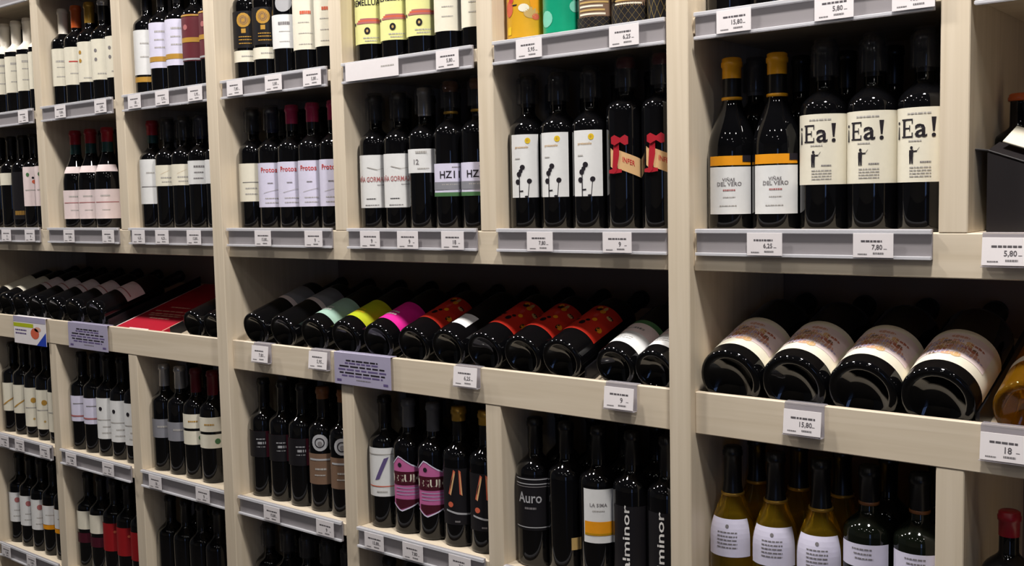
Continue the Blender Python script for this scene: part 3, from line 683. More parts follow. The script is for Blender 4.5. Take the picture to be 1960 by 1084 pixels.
def ea(p, asp):
    m = 'ink'; S = 0.30*asp/0.30     # units: b fraction height of E = 0.24
    x, y, h = -0.66, 0.60, 0.25
    w = lambda t: t*asp
    p.rect(m, x, x+w(0.042), y, y+h); p.rect(m, x-w(0.02), x+w(0.15), y+h-0.02, y+h); p.rect(m, x-w(0.02), x+w(0.15), y, y+0.02); p.rect(m, x+w(0.02), x+w(0.11), y+h/2-0.009, y+h/2+0.009)
    p.rect(m, x+w(0.135), x+w(0.15), y, y+0.065); p.rect(m, x+w(0.135), x+w(0.15), y+h-0.065, y+h); p.rect(m, x+w(0.10), x+w(0.112), y+h/2-0.04, y+h/2+0.04)
    p.text(m, 'a', x+w(0.255), y+0.088, w(0.185), 0.18)
    e = x+w(0.415)
    p.add(m, [(e-w(0.012), y+0.075), (e+w(0.012), y+0.075), (e+w(0.032), y+h+0.015), (e-w(0.032), y+h+0.015)], [(0, 1, 2, 3)]); p.disc(m, e, y+0.025, w(0.028), 0.028)
    q = x-w(0.09)
    p.add(m, [(q-w(0.022), y-0.02), (q+w(0.022), y-0.02), (q+w(0.010), y+0.15), (q-w(0.010), y+0.15)], [(0, 1, 2, 3)]); p.disc(m, q, y+0.20, w(0.022), 0.022)
    r = rb(51); p.bars('ink_faint', -0.45, 0.45, 0.92, 0.02, r); p.bars('ink_faint', -0.4, 0.1, 0.555, 0.018, r)
    # small standing figure with raised arm
    fx, fy = -0.28, 0.25
    p.add(m, [(fx-w(0.026), fy), (fx-w(0.006), fy), (fx+w(0.002), fy+0.11), (fx-w(0.030), fy+0.11)], [(0, 1, 2, 3)])
    p.add(m, [(fx+w(0.004), fy), (fx+w(0.024), fy), (fx+w(0.026), fy+0.11), (fx-w(0.004), fy+0.11)], [(0, 1, 2, 3)])
    p.add(m, [(fx-w(0.031), fy+0.10), (fx+w(0.027), fy+0.10), (fx+w(0.030), fy+0.185), (fx-w(0.030), fy+0.18)], [(0, 1, 2, 3)])
    p.disc(m, fx+w(0.002), fy+0.212, w(0.019), 0.022)
    p.line(m, fx+w(0.02), fy+0.165, fx+w(0.075), fy+0.168, 0.0, 0.008); p.line(m, fx+w(0.07), fy+0.165, fx+w(0.105), fy+0.215, w(0.006), 0.004)
    p.bars('ink_grey', 0.05, 0.45, 0.27, 0.018, r)
    for yy in (0.2, 0.16, 0.12, 0.08): p.bars('ink_faint', -0.35, 0.45, yy, 0.016, r)
dN2 = Design('dark wine bottle with cream label bearing big black exclamation and small figure', R=0.039, H=0.305, cap='cap_black', sec=True, k=0.5, group='big exclamation label bottles', labels=[lab('paper_cream', 2, 1668, 212, 351, ha=98, p=ea)])
bay(2, 'R0', 'the big exclamation labels', [(1392, dN1), (1482, dN1), (1579, dN2), (1667, dN2), (1756, dN2)])

# ------------------------------------------------------------------ ROW 4 (below the display)
def browndot(p, asp): p.disc('ink_gold', 0.0, 0.68, 0.07*asp, 0.07); p.rect('ink_faint', -0.9, 0.9, 0.48, 0.5); p.disc('paper_ochre', 0.0, 0.2, 0.03*asp, 0.03)
dO1 = Design('dark wine bottle with slanted cream and gold label, far left below display', group='slanted gold labels below the display', labels=[lab('paper_cream', 4, 0, 730, 782, p=p_line('ink_gold', -0.8, 0.2, 0.8, 0.6, 0.08))])
dO2 = Design('dark wine bottle with tall ivory label and small brown seal', group='ivory labels with brown seal', labels=[lab('paper_cream', 4, 55, 742, 815, p=browndot)])
bay(4, 'L1', 'the ivory labels with brown seal', [(-18, dO1), (8, dO1), (34, dO2), (58, dO2), (82, dO2)], yref=800)
dP1 = Design('dark wine bottle with short white label underlined in pink', group='short labels underlined in pink', labels=[lab('paper_lavender', 4, 143, 757, 805, p=multi(p_rect('ink_rose', -1.2, 1.2, 0.18, 0.24), p_rect('ink_grey', -0.6, 0.6, 0.68, 0.71)))])
dP2 = Design('dark wine bottle with tall white label and small black seal', group='tall white labels with black seal', labels=[lab('paper_white', 4, 200, 763, 840, p=multi(p_disc('ink', -0.5, 0.74, 0.05), p_rect('ink_faint', -1, 1, 0.46, 0.48), p_lines(60, [(0.3, 0.03), (0.15, 0.03)], 'ink_faint')))])
bay(4, 'L2', 'the labels underlined in pink', [(140, dP1), (166, dP1), (191, dP2), (222, dP2), (249, dP2)], yref=800)
dQ1 = Design('dark wine bottle with silver capsule and grey label', cap='cap_silver', group='grey label bottles with silver capsule', labels=[lab('paper_grey', 4, 308, 803, 838, p=p_lines(61, [(0.6, 0.1)], 'ink_faint'))])
dQ2 = Design('dark wine bottle with dark red capsule and two cream labels', cap='cap_maroon', capz=0.235, group='two-label bottles with dark red capsule', labels=[lab('paper_cream', 4, 385, 797, 824, p=p_lines(62, [(0.5, 0.1)], 'ink_ochre' if False else 'ink_gold')), lab('paper_cream', 4, 385, 829, 855, p=p_disc('paper_green', 0.5, 0.5, 0.2))])
bay(4, 'L3', 'the grey labels with silver capsules', [(306, dQ1), (341, dQ1), (374, dQ2), (406, dQ2)], yref=840)
dR1 = Design('dark wine bottle with black and wine-red label in silver lines', group='black and wine-red label bottles', labels=[lab('paper_wine', 4, 530, 832, 882, p=multi(p_rect('paper_black', -1.2, 0.35, 0, 1), p_lines(63, [(0.7, 0.04), (0.55, 0.09), (0.4, 0.03)], 'ink_silver', 0.4)))])
dR2 = Design('dark wine bottle with round silver seal above a brown label', captop=('cap_bronze', 0.028), group='round silver seal over brown label', labels=[dict(m='ink_silver', z0=zp(613, 864, 4), z1=zp(613, 832, 4), disc=True, n='medallion', p=lambda p, asp: (p.ring('ink', 0, 0.5, 0.3*asp, 0.3, 0.8), p.disc('ink_grey', 0.02, 0.45, 0.14*asp, 0.14))), lab('paper_brown', 4, 613, 869, 927, ha=60, p=multi(p_rect('ink_silver', -0.8, 0.8, 0.78, 0.84), p_lines(64, [(0.5, 0.06), (0.3, 0.04)], 'ink_faint')))])
bay(4, 'M0', 'the round silver seals', [(486, dR1), (526, dR1), (569, dR1), (613, dR2), (650, dR2)], yref=880)
dS1 = Design('dark wine bottle with white label and slanted purple stroke', labels=[lab('paper_white', 4, 731, 858, 950, ha=62, p=multi(p_line('ink_purple', -0.3, 0.35, 0.3, 0.80, 0.05), p_rect('ink_faint', -1, 1, 0.86, 0.88), p_rect('ink_salmon', -1, 1, 0.20, 0.22), p_lines(65, [(0.1, 0.03)], 'ink_faint')))])
def hexcols(): 
    return [(-0.95, 0.12, 0.86), (-0.5, 0.02, 1.0), (-0.3, 0.0, 0.98), (0.3, 0.08, 0.86), (0.95, 0.18, 0.76)]
def pinkart(p, asp):
    p.rect('paper_wine', -0.9, 0.9, 0.48, 0.72); p.text('paper_cream', 'EGUM', -0.05, 0.60, 0.15*asp, 0.15)
    p.strip('paper_wine', [(-0.8, 0.13, 0.22), (-0.4, 0.04, 0.22), (0.3, 0.11, 0.22), (0.9, 0.19, 0.22)])
    for y in (0.42, 0.36, 0.30): p.rect('paper_violet', -0.7, 0.7, y, y+0.015)
    p.disc('ink', -0.4, 0.84, 0.04*asp, 0.04)
    n = hexcols()
    for (a0, b0, c0), (a1, b1, c1) in zip(n, n[1:]):
        p.line('paper_lavender', a0, c0-0.01, a1, c1-0.01, 0, 0.012, 2); p.line('paper_lavender', a0, b0+0.01, a1, b1+0.01, 0, 0.012, 2)
dS2 = Design('black bottle with pointed pink shield label and dark band', k=0.75, cap='cap_grey', group='pink shield label bottles', labels=[dict(m='paper_hotpink', z0=zp(800, 984, 4), z1=zp(800, 878, 4), cols=hexcols(), p=pinkart)])
def feather(p, asp):
    for a, t in ((-0.18, -0.25), (0.12, 0.12)):
        p.add('ink_salmon', [(a-0.10+t, 0.55), (a+0.06+t, 0.52), (a+0.10, 0.95), (a-0.02, 0.98)], [(0, 1, 2, 3)])
        p.add('paper_kraft', [(a-0.02+t, 0.55), (a+0.06+t, 0.52), (a+0.07, 0.9), (a+0.02, 0.95)], [(0, 1, 2, 3)])
    p.disc('ink_salmon', -0.4, 0.36, 0.05*asp, 0.05); p.strip('ink_silver', [(-0.7, 0.24, 0.27), (0, 0.19, 0.225), (0.7, 0.17, 0.20)]); r = rb(70); p.bars('ink_grey', -0.15, 0.15, 0.06, 0.03, r)
dS3 = Design('black bottle with two orange feathers printed on black label', captop=('cap_gold', 0.030), group='orange feather bottles', k=0.8, labels=[lab('paper_black', 4, 878, 898, 1005, ha=60, p=feather)])
bay(4, 'M1', 'the pink shield labels', [(732, dS1), (772, dS2), (818, dS2), (876, dS3), (922, dS3)], yref=920)
def auro(p, asp):
    for y in (0.96, 0.87, 0.05): p.rect('ink_silver', -1.15, 0.85, y, y+0.018)
    p.rect('ink_grey', -1.15, 0.85, 0.82, 0.835); p.line('ink_silver', 0.85, 0.05, 0.85, 0.97, 0.008*asp, 0, 2)
    p.text('ink_silver', 'Auro', -0.25, 0.62, 0.16*asp, 0.2); r = rb(71); p.bars('ink_grey', -0.5, 0.1, 0.42, 0.04, r)
dT1 = Design('black bottle with black label outlined and lettered in silver', R=0.0395, k=0.85, labels=[lab('paper_black', 4, 1010, 912, 1012, ha=85, p=auro)])
dT2 = Design('plain black bottle between the silver lettered and yellow banded ones', labels=[lab('paper_ochre', 4, 1062, 1025, 1048, ha=14, c=35)])
def lasima(p, asp):
    p.rect('paper_orange', -0.75, 0.75, 0.14, 0.40); p.rect('ink_yellow', -0.75, 0.75, 0.14, 0.18); p.text('ink_grey', 'LA SIMA', 0.0, 0.71, 0.065*asp, 0.065); r = rb(72); p.bars('ink_faint', -0.3, 0.3, 0.60, 0.02, r)
dT3 = Design('dark bottle with white label banded in mustard yellow', R=0.0385, k=0.9, labels=[lab('paper_white', 4, 1130, 934, 1036, ha=47, p=lasima)])
def vert(p, asp):
    v, f, w = glyphs('Talminor'); h = 0.30
    p.add('ink_white', [(-0.25-y*h*1.25, 0.5+x*0.20) for x, y in v], f)
dT4 = Design('black bottle with bold white lettering running up its side', k=0.85, group='black bottles with white upright lettering', labels=[dict(m='paper_black', z0=0.02, z1=0.165, ha=60, p=vert), ])
bay(4, 'M2', 'the silver lettered and yellow banded bottles', [(1010, dT1), (1064, dT2), (1131, dT3), (1206, dT4), (1266, dT4)], yref=980)
def crest(p, asp):
    p.disc('ink_grey', 0.0, 0.82, 0.05*asp, 0.05); r = rb(73)
    for y in (0.66, 0.56, 0.46, 0.36, 0.26): p.bars('ink_grey', -0.45, 0.45, y, 0.03, r)
dU1 = Design('clear bottle of golden white wine with white label, on lowest visible right shelf', shape='burgundy', R=0.040, H=0.30, glass='glass_yellow', cap='cap_black', capz=0.215, ring='cap_gold', k=0.5, group='golden white wine bottles', labels=[lab('paper_lavender', 4, 1470, 1008, 1080, ha=62, p=crest)])
dU2 = Design('dark green bottle with white label beside the golden white wines', shape='bordeaux', R=0.040, H=0.30, glass='glass_green', cap='cap_black', ring='cap_bronze', k=0.4, group='dark bottles beside golden white wines', labels=[lab('paper_lavender', 4, 1655, 1040, 1084, ha=62, p=p_lines(74, [(0.8, 0.05), (0.6, 0.05), (0.4, 0.05)], 'ink_grey'))])
bay(4, 'R0', 'the golden white wines', [(1392, dU1), (1472, dU1), (1568, dU1), (1656, dU2), (1748, dU2)], yref=1010)
dU3 = Design('dark bottle with dark red capsule under the amber wine', H=0.262, cap='cap_red', capz=0.225, labels=[dict(m='paper_black', z0=0.05, z1=0.12, ha=70)], k=0.3)
bay(4, 'R1', 'the red-capped bottle under the amber wine', [(1932, dU3)], yref=1000, behind=False)

# ------------------------------------------------------------------ ROW 5 (bottom of the picture)
dV1 = Design('dark wine bottle with square white label on the lowest shelf, far left', group='lowest shelf square white labels', labels=[lab('paper_white', 5, 40, 947, 1002, p=multi(p_disc('ink_rose', 0, 0.75, 0.09), p_lines(80, [(0.4, 0.03), (0.2, 0.03)], 'ink_faint')))])
dV2 = Design('dark wine bottle with white label framed in orange on the lowest shelf', group='orange framed labels', labels=[lab('paper_orange', 5, 85, 966, 1010, p=multi(p_rect('paper_white', -1.0, 0.9, 0.2, 1.0), p_lines(81, [(0.6, 0.05)], 'ink_faint', 0.6)))])
bay(5, 'L1', 'the square white and orange framed labels', [(-8, dV1), (16, dV1), (43, dV1), (72, dV2), (97, dV2)], yref=990)
dW1 = Design('dark wine bottle with cream label over a dark red strip, lowest shelf', group='cream labels on the lowest shelf', labels=[lab('paper_cream', 5, 160, 979, 1013), lab('paper_wine', 5, 160, 1020, 1038)])
dW2 = Design('dark wine bottle with deep red label on the lowest shelf', group='deep red labels on the lowest shelf', labels=[lab('paper_red', 5, 215, 1004, 1056, p=p_disc('ink_salmon', 0.2, 0.7, 0.05))])
bay(5, 'L2', 'the deep red labels', [(155, dW1), (179, dW1), (204, dW2), (230, dW2), (257, dW2)], yref=1000)
dX = Design('black wine bottle low in shadow below the grey label bottles', group='shadowed bottles below the grey labels')
bay(5, 'L3', 'the shadowed bottles below grey labels', [(318, dX), (348, dX), (379, dX), (412, dX)], yref=1020)
dX2 = Design('black wine bottle low in shadow below the round silver seals', sec=True, group='shadowed bottles below the silver seals')
bay(5, 'M0', 'the shadowed bottles below silver seals', [(500, dX2), (535, dX2), (580, dX2), (622, dX2), (655, dX2)], yref=1060)
dX3 = Design('black wine bottle low in shadow below the pink shield labels', group='shadowed bottles below the pink shields')
bay(5, 'M1', 'the shadowed bottles below pink shields', [(745, dX3), (790, dX3), (835, dX3), (880, dX3), (925, dX3)], yref=1080, behind=False)

# ------------------------------------------------------------------ tilted display bottles
def lie(u, items, Y0=0.017):
    z0 = DISP[u]; ct, st = math.cos(TILT), math.sin(TILT)
    xa, xb = {'L': (BX['L1'][0], BX['L3'][1]), 'M': (BX['M0'][0], BX['M2'][1]), 'R': (BX['R0'][0], BX['R2'][1])}[u]
    xs = []
    for px, py, d, spin in items:      # base rim touches the board at depth Y0
        x = max(onY(px, py, Y0-d.R*st)[0], xa+d.R+0.001)
        if xs: x = max(x, xs[-1]+items[len(xs)-1][2].R+d.R+0.001)
        xs.append(x)
    lim = xb
    for k in range(len(xs)-1, -1, -1):
        xs[k] = min(xs[k], lim-items[k][2].R-0.001); lim = xs[k]-items[k][2].R
    for x, (px, py, d, spin), lb in zip(xs, items, run_labels([i[2] for i in items])):
        d.place(x, Y0-d.R*st, z0+math.tan(TILT)*Y0+d.R*ct, spin=spin, label=lb)
def LD(desc, labels, group=None, **kw): return Design(desc, R=kw.pop('R', 0.0455), H=kw.pop('H', 0.315), labels=labels, group=group, **kw)
S = lambda m, z0, z1, ha=80, c=0, p=None, **k: dict(m=m, z0=z0, z1=z1, ha=ha, c=c, **({'p': p} if p else {}), **k)
w1 = LD('lying dark bottle with cream label in the tilted display', [S('paper_cream', 0.055, 0.15)], 'cream labelled bottles lying in the display')
w2 = LD('lying dark bottle with pale pink striped label beside the red carton', [S('paper_pink', 0.088, 0.150, p=p_rect('ink_rose', -1.2, 1.2, 0.22, 0.28))], 'pink striped bottles lying in the display')
w3 = LD('lying black bottle between the red carton and the thick upright', [], 'black bottles right by the red carton', R=0.0420)
lie('L', [(-20, 582, w1, 0), (4, 585, w1, 0), (36, 588, w2, 0), (70, 592, w2, 0), (104, 595, w2, 0), (141, 600, w2, 0), (181, 604, w2, 0)][0:7])
lie('L', [(369, 622, w3, 0), (408, 625, w3, 0)])
g1 = LD('lying black bottle with dim grey label and pink edge', [S('paper_grey', 0.118, 0.18, 70), S('paper_pink', 0.104, 0.118, 70)], 'dim grey labels in the display')
g3 = LD('lying dark bottle with pale mint label', [S('paper_mint', 0.036, 0.125, 75, p=p_lines(90, [(0.4, 0.06), (0.28, 0.06)], 'ink_white'))])
g4 = LD('lying dark bottle with lime green label', [S('paper_lime', 0.036, 0.125, 75, p=p_lines(91, [(0.4, 0.06), (0.28, 0.06)], 'ink_yellow'))])
g5 = LD('lying dark bottle with bright magenta label', [S('paper_magenta', 0.036, 0.125, 75, p=p_lines(92, [(0.4, 0.06), (0.28, 0.06)], 'paper_pink'))])
def flame(p, asp):
    r = rb(93)
    for i in range(16): p.disc(r.choice(['paper_orange', 'paper_black', 'ink_red', 'paper_black', 'paper_ochre']), r.uniform(-0.8, 1.0), r.uniform(0.25, 0.95), 0.05*asp*r.uniform(0.5, 1.4), 0.05*r.uniform(0.5, 1.6), 8)
g6 = LD('lying black bottle with fiery red and black painted label', [S('paper_redart', 0.056, 0.165, 72, p=flame)], 'fiery red labels in the display')
g7 = LD('lying black bottle turned to show a small white back label', [S('paper_white', 0.040, 0.085, 24, 10), S('paper_redart', 0.06, 0.16, 20, -70)])
g8 = LD('lying black bottle with fiery red label and white sliver at its side', [S('paper_redart', 0.056, 0.165, 55, p=flame), S('paper_white', 0.035, 0.085, 12, -62)])
def greenlab(p, asp):
    p.rect('paper_pink', -1.2, 1.2, 0.55, 1.0); r = rb(94); p.bars('ink_grey', -0.5, 0.5, 0.75, 0.08, r); p.bars('ink_faint', -0.4, 0.4, 0.3, 0.03, r); p.bars('ink_faint', -0.4, 0.4, 0.22, 0.03, r)
g9 = LD('lying dark bottle with white label edged in green', [S('paper_white', 0.030, 0.110, 78, p=greenlab), S('paper_green', 0.111, 0.125, 78)], 'green edged white labels in the display', cap='cap_black', R=0.0420)
lie('M', [(487, 618, g1, 0), (540, 624, g1, 0), (600, 632, g3, 0), (660, 640, g4, 0), (722, 648, g5, 0), (790, 656, g6, 0), (856, 664, g7, 0.1), (926, 672, g8, 0.15), (998, 681, g6, 0), (1073, 690, g6, 0)])
lie('M', [(1186, 697, g9, 0), (1258, 707, g9, 0)])
def magart(p, asp):
    r = rb(95)
    p.rect('paper_pink', -1.15, 1.15, 0.22, 0.86)
    cols = ['paper_blush', 'paper_violet', 'paper_rust', 'paper_ochre', 'paper_kraft', 'paper_brown', 'paper_blush', 'paper_pink']
    for i in range(70): p.disc(r.choice(cols), r.gauss(0.0, 0.42), min(0.76, max(0.24, r.gauss(0.46, 0.13))), 0.09*asp*r.uniform(0.4, 1.4), 0.05*r.uniform(0.5, 1.4), 9)
g10 = LD('big lying magnum bottle with cream label painted in blush and violet', [S('paper_cream', 0.030, 0.140, 100, p=magart)], 'magnum bottles lying in the display', R=0.0565, H=0.345)
lie('R', [(1396, 708, g10, 0), (1512, 722, g10, 0), (1642, 737, g10, 0), (1785, 752, g10, 0)], Y0=0.020)
g11 = LD('lying bottle of amber dessert wine with white label', [S('paper_cream', 0.075, 0.095, 100)], None, R=0.0520, H=0.30, glass='glass_amber')
lie('R', [(1972, 772, g11, 0)], Y0=0.020)

# dividers in the display (parts of the shelving)
def disp_div(u, px, py, m, w, h, y1):
    z0 = DISP[u]; x = onY(px, py, 0.03)[0]; r = ROOT[u]
    v = []
    for y in (0.0135, y1):
        zz = z0+math.tan(TILT)*y+0.0005
        v += [(x, y, zz), (x+w, y, zz), (x+w, y, zz+h), (x, y, zz+h)]
    v = [(p[0]-r.location.x, p[1], p[2]+ZO) for p in v]
    obj('display_divider', fixn(new_mesh('display_divider', v, [(0, 1, 2, 3), (7, 6, 5, 4), (0, 4, 5, 1), (3, 2, 6, 7), (1, 5, 6, 2), (0, 3, 7, 4)], m)), r)
disp_div('M', 1129, 714, 'black_plastic', 0.004, 0.034, 0.33)
disp_div('L', 218, 640, 'black_plastic', 0.004, 0.034, 0.33)
disp_div('L', 336, 640, 'black_plastic', 0.004, 0.03, 0.33)
disp_div('R', 1873, 800, 'black_plastic', 0.006, 0.045, 0.33)

# red carton lying in the left display
x0 = onY(232, 630, 0.03)[0]; x1 = onY(322, 640, 0.03)[0]
z0 = DISP['L']; LEN = 0.325
rbx = obj('gift_carton', None); rbx.matrix_world = Matrix.Translation(((x0+x1)/2, 0.014, z0+math.tan(TILT)*0.014+ZO+0.0006)) @ Matrix.Rotation(TILT, 4, 'X')
tagit(rbx, 'flat red carton with pale lettering lying in the tilted display', 'carton')
wd = x1-x0
v, f = bevbox(-wd/2, wd/2, 0, LEN, 0, 0.016, 0.002); obj('box_body', fixn(new_mesh('box_body', v, f, 'red_card')), rbx)
p = Flat(); r = rb(99)
for y, w_ in ((0.075, 0.2), (0.092, 0.33), (0.104, 0.36), (0.122, 0.36), (0.15, 0.2)):
    p.bars('paper_blush', -wd*w_, wd*w_, y, 0.006, r)
p.rect('paper_pink', -wd*0.495, -wd*0.475, 0.005, LEN-0.01, 9); p.rect('paper_blush', wd*0.475, wd*0.495, 0.005, LEN-0.01, 9); p.rect('paper_pink', -wd*0.2, wd*0.2, 0.002, 0.007, 9)
for m, (vv, ff) in p.items(): obj('box_print', new_mesh('box_print', [(a, b, 0.0164) for a, b in vv], ff, m), rbx)

# ------------------------------------------------------------------ black open box with bottle, right bay
x0 = onY(1888, 420, 0.03)[0]
W, Dp = 0.15, 0.20
HL = onY(1888, 292, 0.03)[2]-S2; HR = HL-0.055     # the top of the box slopes down to the right
bb = obj('wine_box', None, loc=(x0+W/2, 0.03, S2+ZO)); tagit(bb, 'open black card wine box with sloping top on the middle shelf', 'box')
def pbox(nm, a, m, par, rot=None, loc=None):
    v, f = bevbox(*a, 0.0008); o = obj(nm, fixn(new_mesh(nm, v, f, m)), par)
    if rot: o.rotation_euler = rot
    if loc: o.location = loc
    return o
t = 0.004
SL = math.atan2(HL-HR, W)
def slanted(nm, y0, y1):
    v = [(-W/2, y0, 0), (W/2, y0, 0), (W/2, y1, 0), (-W/2, y1, 0), (-W/2, y0, HL), (W/2, y0, HR), (W/2, y1, HR), (-W/2, y1, HL)]
    obj(nm, fixn(new_mesh(nm, v, BOXF, 'black_card')), bb)
slanted('front_panel', 0, t); slanted('back_panel', Dp-t, Dp)
pbox('side_panel', (-W/2, -W/2+t, t, Dp-t, 0, HL), 'black_card', bb); pbox('side_panel', (W/2-t, W/2, t, Dp-t, 0, HR), 'black_card', bb)
pbox('base_panel', (-W/2+t, W/2-t, t, Dp-t, 0, t), 'black_card', bb)
pbox('flap', (-0.022, 0, 0, Dp-0.004, 0, 0.003), 'black_card', bb, (0, math.radians(8), 0), (-W/2+0.002, 0.002, HL+0.001))
pbox('flap', (0, W, 0, 0.045, 0, 0.003), 'black_card', bb, (math.radians(18), SL, 0), (-W/2, 0.0, HL+0.001))
pbox('paper_insert', (0, 0.10, 0, 0.05, 0, 0.003), 'paper_cream', bb, (math.radians(30), SL, 0), (-W/2+0.016, 0.016, HL+0.014))
Design('dark wine bottle with orange capsule standing inside the black box', H=onY(1952, 180, 0.16)[2]-S2-t, cap='cap_orange', capz=0.2, R=0.037).place(onY(1952, 200, 0.16)[0], 0.16, S2+t, 0)

# ------------------------------------------------------------------ price tags and cards
def tag_print(variant, price, w, h):
    p = Flat(); r = rb(variant)
    p.bars('ink_mid', -w*0.30, w*(0.20+0.15*r.random()), h*0.18, h*0.075, r)
    p.text('ink_mid', price, w*0.10, -h*0.08, h*0.22, h*0.24)
    p.bars('ink_grey', w*0.0, w*0.26, -h*0.32, h*0.07, r); p.bars('ink_grey', -w*0.38, -w*0.15, -h*0.36, h*0.05, r)
    p.rect('ink_grey', w*0.26, w*0.34, -h*0.15, -h*0.13, 9)
    return p
_TAGM = {}
PRICES = ['5,80', '7,80', '15,80', '5,95', '6,25', '18', '9']
def tag_meshes(w, h, variant):
    k = (round(w, 3), round(h, 3), variant)
    if k not in _TAGM:
        v, f = bevbox(-w/2, w/2, -0.0004, 0.0004, -h/2, h/2, 0.0002)
        me = fixn(new_mesh('price_tag', v, f, 'tag_paper')); pr = []
        for m, (vv, ff) in tag_print(variant, PRICES[variant % len(PRICES)], w, h).items():
            pr.append(new_mesh('print', [(a, -0.0007, b) for a, b in vv], ff, m))
        _TAGM[k] = (me, pr)
    return _TAGM[k]
def price_tag(px, py, phrase, near, y=-0.0118, w=0.062, h=0.037, variant=None, rot=0.0, zfix=None):
    c = onY(px, py, y)
    if variant is None: variant = random.randrange(7)
    me, pr = tag_meshes(w, h, variant)
    o = obj('price_tag', me, loc=(c[0], y, (zfix if zfix is not None else c[2])+ZO)); o.rotation_euler = (rot, 0, 0)
    near = 'price tag under '+near
    if len(near.split()) > 16: near = 'price tag under '+' '.join(near.split()[3:]).replace('dark wine bottle', 'bottle').replace('wine bottle', 'bottle')
    if len(near.split()) > 16: near = ' '.join(near.split()[:16]).rstrip(',')
    tagit(o, near, 'price tag', 'price tags under '+phrase)
    for m in pr: obj('lettering', m, o)
    return o
TAGS = {(1, 'L1'): [44], (1, 'L2'): [115, 192], (1, 'L3'): [257, 310, 373], (1, 'M0'): [449, 523, 597], (1, 'M1'): [856], (1, 'M2'): [1012, 1194], (1, 'R0'): [1404, 1596, 1748],
        (2, 'L1'): [12, 57], (2, 'L2'): [132, 207], (2, 'L3'): [265, 310, 371], (2, 'M0'): [503, 600], (2, 'M1'): [708, 780, 866], (2, 'M2'): [1033, 1181], (2, 'R0'): [1463, 1671],
        (4, 'L1'): [9, 38, 86], (4, 'L2'): [136, 207], (4, 'L3'): [297, 388], (4, 'M0'): [520, 622], (4, 'M1'): [716, 790, 880], (5, 'L1'): [12, 60]}
RAILZ = {1: 0.283, 2: -0.083, 4: -0.764, 5: -1.144}
RAILY = {1: 150, 2: 460, 4: 950, 5: 1065}
for (row, b), pxs in TAGS.items():
    for i, px in enumerate(pxs):
        # vertical place comes from the rail; px gives the distance along it
        py = RAILY[row]
        for _ in range(4):      # find the photo row where the rail lies at this px
            c = onY(px, py, -0.0118); py += (c[2]-RAILZ[row])*900
        vr = {(1, 'R0', 0): 2, (1, 'R0', 1): 0, (2, 'R0', 1): 1, (2, 'R0', 0): 4, (2, 'M1', 2): 5, (2, 'M1', 0): 6, (2, 'M1', 1): 6}.get((row, b, i))
        price_tag(px, py, BAYTXT[(row, b)], min(BAYITEMS[(row, b)], key=lambda t: abs(t[0]-px))[1], variant=vr, zfix=RAILZ[row])
# white card with the rail's overexposed reflection painted in, under the yellow labels
c = onY(711, 142, -0.0118)
v, f = bevbox(-0.082, 0.082, -0.0004, 0.0004, -0.0195, 0.0195, 0.0002)
o = obj('reflection_card', fixn(new_mesh('reflection_card', v, f, 'tag_paper')), loc=(c[0], -0.0118, 0.283+ZO)); tagit(o, 'wide white card, painted overexposed reflection in the rail under the pale yellow labels', 'card')
p = Flat(); p.bars('ink_faint', 0.03, 0.07, 0.004, 0.003, rb(3))
for m, (vv, ff) in p.items(): obj('lettering', new_mesh('lettering', [(a, -0.0007, b) for a, b in vv], ff, m), o)

# tags in clear holders hanging on the display front and the right beam
def holder_tag(px, py, phrase, w=0.064, h=0.040, ztop=C_TOP, variant=0):
    c = onY(px, py, -0.012)
    root = obj('price_tag', None, loc=(c[0], 0, c[2]-h/2+ZO)); tagit(root, 'price tag in a clear hanging holder under '+phrase, 'price tag')
    z1 = ztop-c[2]+h/2
    pbox('holder', (-w/2-0.002, w/2+0.002, -0.0035, -0.0020, -0.001, z1), 'holder_clear', root)
    pbox('holder_hook', (-w/2-0.002, w/2+0.002, -0.0035, 0.012, z1, z1+0.0015), 'holder_clear', root)
    pbox('holder_lip', (-w/2-0.002, w/2+0.002, -0.014, -0.0035, -0.003, -0.001), 'holder_clear', root)
    me, pr = tag_meshes(w, h, variant)
    k = obj('card', me, root, loc=(0, -0.012, h/2)); k.rotation_euler = (math.radians(-6), 0, 0)
    for m in pr: obj('lettering', m, k)
holder_tag(497, 678, 'the lying grey labels', variant=1); holder_tag(608, 690, 'the lying mint label', variant=3); holder_tag(890, 722, 'the lying fiery red labels', variant=4)
holder_tag(1184, 763, 'the lying green edged labels', variant=6); holder_tag(1535, 810, 'the lying magnums', variant=2); holder_tag(1921, 858, 'the lying amber wine', variant=5)
holder_tag(1925, 482, 'the open black box', ztop=S2, variant=0)
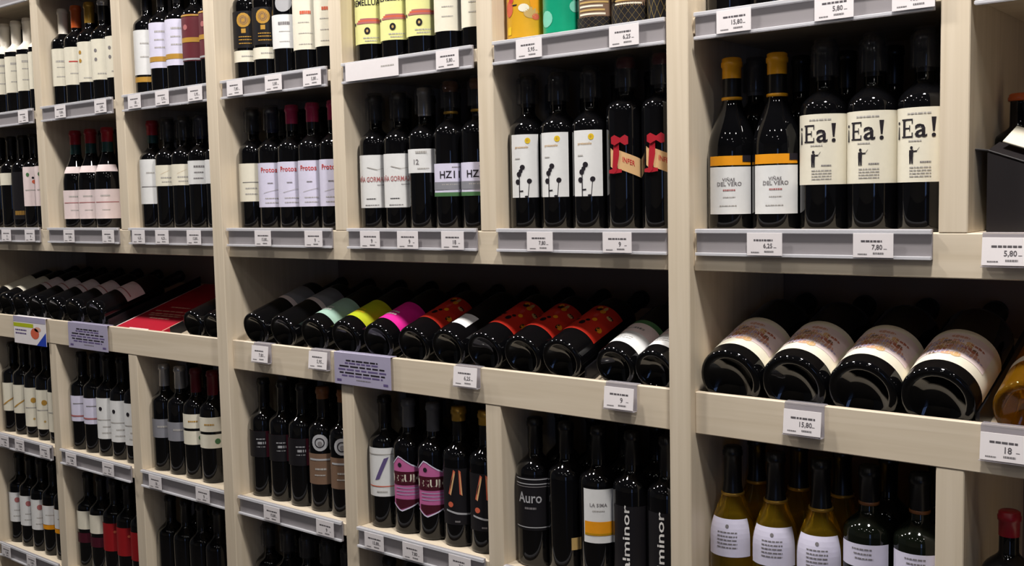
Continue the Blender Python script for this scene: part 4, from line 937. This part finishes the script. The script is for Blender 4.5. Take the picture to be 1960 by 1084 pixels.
# information cards
def info_card(px0, px1, py0, py1, m, label, art):
    ym = (py0+py1)/2
    a = onY(px0, ym, -0.006)[0]; b = onY(px1, ym, -0.006)[0]; c = onY((px0+px1)/2, py1, -0.006)[2]
    zt = C_TOP+0.0015; w = b-a; h = zt-c
    r = obj('information_card', None, loc=((a+b)/2, 0, c+ZO)); tagit(r, label, 'card')
    pbox('card', (-w/2, w/2, -0.0065, -0.0050, 0, h), m, r); pbox('card_fold', (-w/2, w/2, -0.0050, 0.015, h-0.0012, h), m, r)
    p = Flat(); art(p, w, h)
    for mm, (vv, ff) in p.items(): obj('lettering' if mm.startswith('ink') else 'card_artwork', new_mesh('print', [(x, -0.0068, z) for x, z in vv], ff, mm), r)
def art_text(p, w, h):
    r = rb(120)
    for i, (y, q) in enumerate(((0.76, 0.28), (0.68, 0.30), (0.58, 0.40), (0.48, 0.42), (0.38, 0.40), (0.29, 0.36))): p.bars('ink_purple' if i % 2 else 'ink', -w*q, w*q, h*y, h*0.045, r)
    p.rect('ink_purple', -w*0.45, -w*0.37, h*0.10, h*0.17, 9); p.rect('ink_purple', w*0.37, w*0.45, h*0.10, h*0.17, 9); p.bars('ink_grey', -w*0.1, w*0.15, h*0.18, h*0.03, r)
def art_photo(p, w, h):
    p.rect('card_lavender', -w/2, w/2, h*0.80, h, 9); p.rect('paper_lime', -w/2, w*0.12, h*0.62, h*0.76, 9); r = rb(121)
    p.bars('ink_purple', -w*0.45, -w*0.1, h*0.5, h*0.05, r); p.bars('ink_purple', -w*0.45, -w*0.1, h*0.38, h*0.05, r)
    p.disc('ink_salmon', w*0.16, h*0.42, w*0.13, h*0.2); p.disc('paper_blush', w*0.25, h*0.58, w*0.1, h*0.09); p.add('ink_blue', [(w*0.2, 0), (w/2, 0), (w/2, h*0.5)], [(0, 1, 2)])
info_card(640, 748, 0, 0, 'card_lavender', '', art_text) if False else None
info_card(640, 748, 668, 741, 'card_lavender', 'lavender information card hanging under the lime and magenta labelled bottles', art_text)
info_card(131, 206, 615, 670, 'card_lavender', 'lavender information card hanging beside the red carton', art_text)
info_card(27, 88, 605, 660, 'tag_paper', 'colourful card with yellow, red and blue print hanging on display front', art_photo)

# ------------------------------------------------------------------ ceiling spotlights
HOUS = lathe('lamp_housing', [(0.065, 0.0), (0.07, 0.0), (0.07, 0.04), (0.0, 0.04)], 'lamp_metal', 24)
for x, y, z, wt, dia in LAMPS:
    r = obj('ceiling_spotlight', None, loc=(x, y, 1.52+ZO)); tagit(r, 'round white ceiling spotlight above the wine aisle', 'lamp', 'ceiling spotlights')
    obj('lamp_housing', HOUS, r).scale = (dia/0.128, dia/0.128, 1)
    L = bpy.data.lights.new('spot_bulb', 'AREA'); L.shape = 'DISK'; L.size = dia; L.energy = wt; L.color = (1.0, 0.955, 0.90)
    obj('spot_bulb', L, r, loc=(0, 0, 0.006))
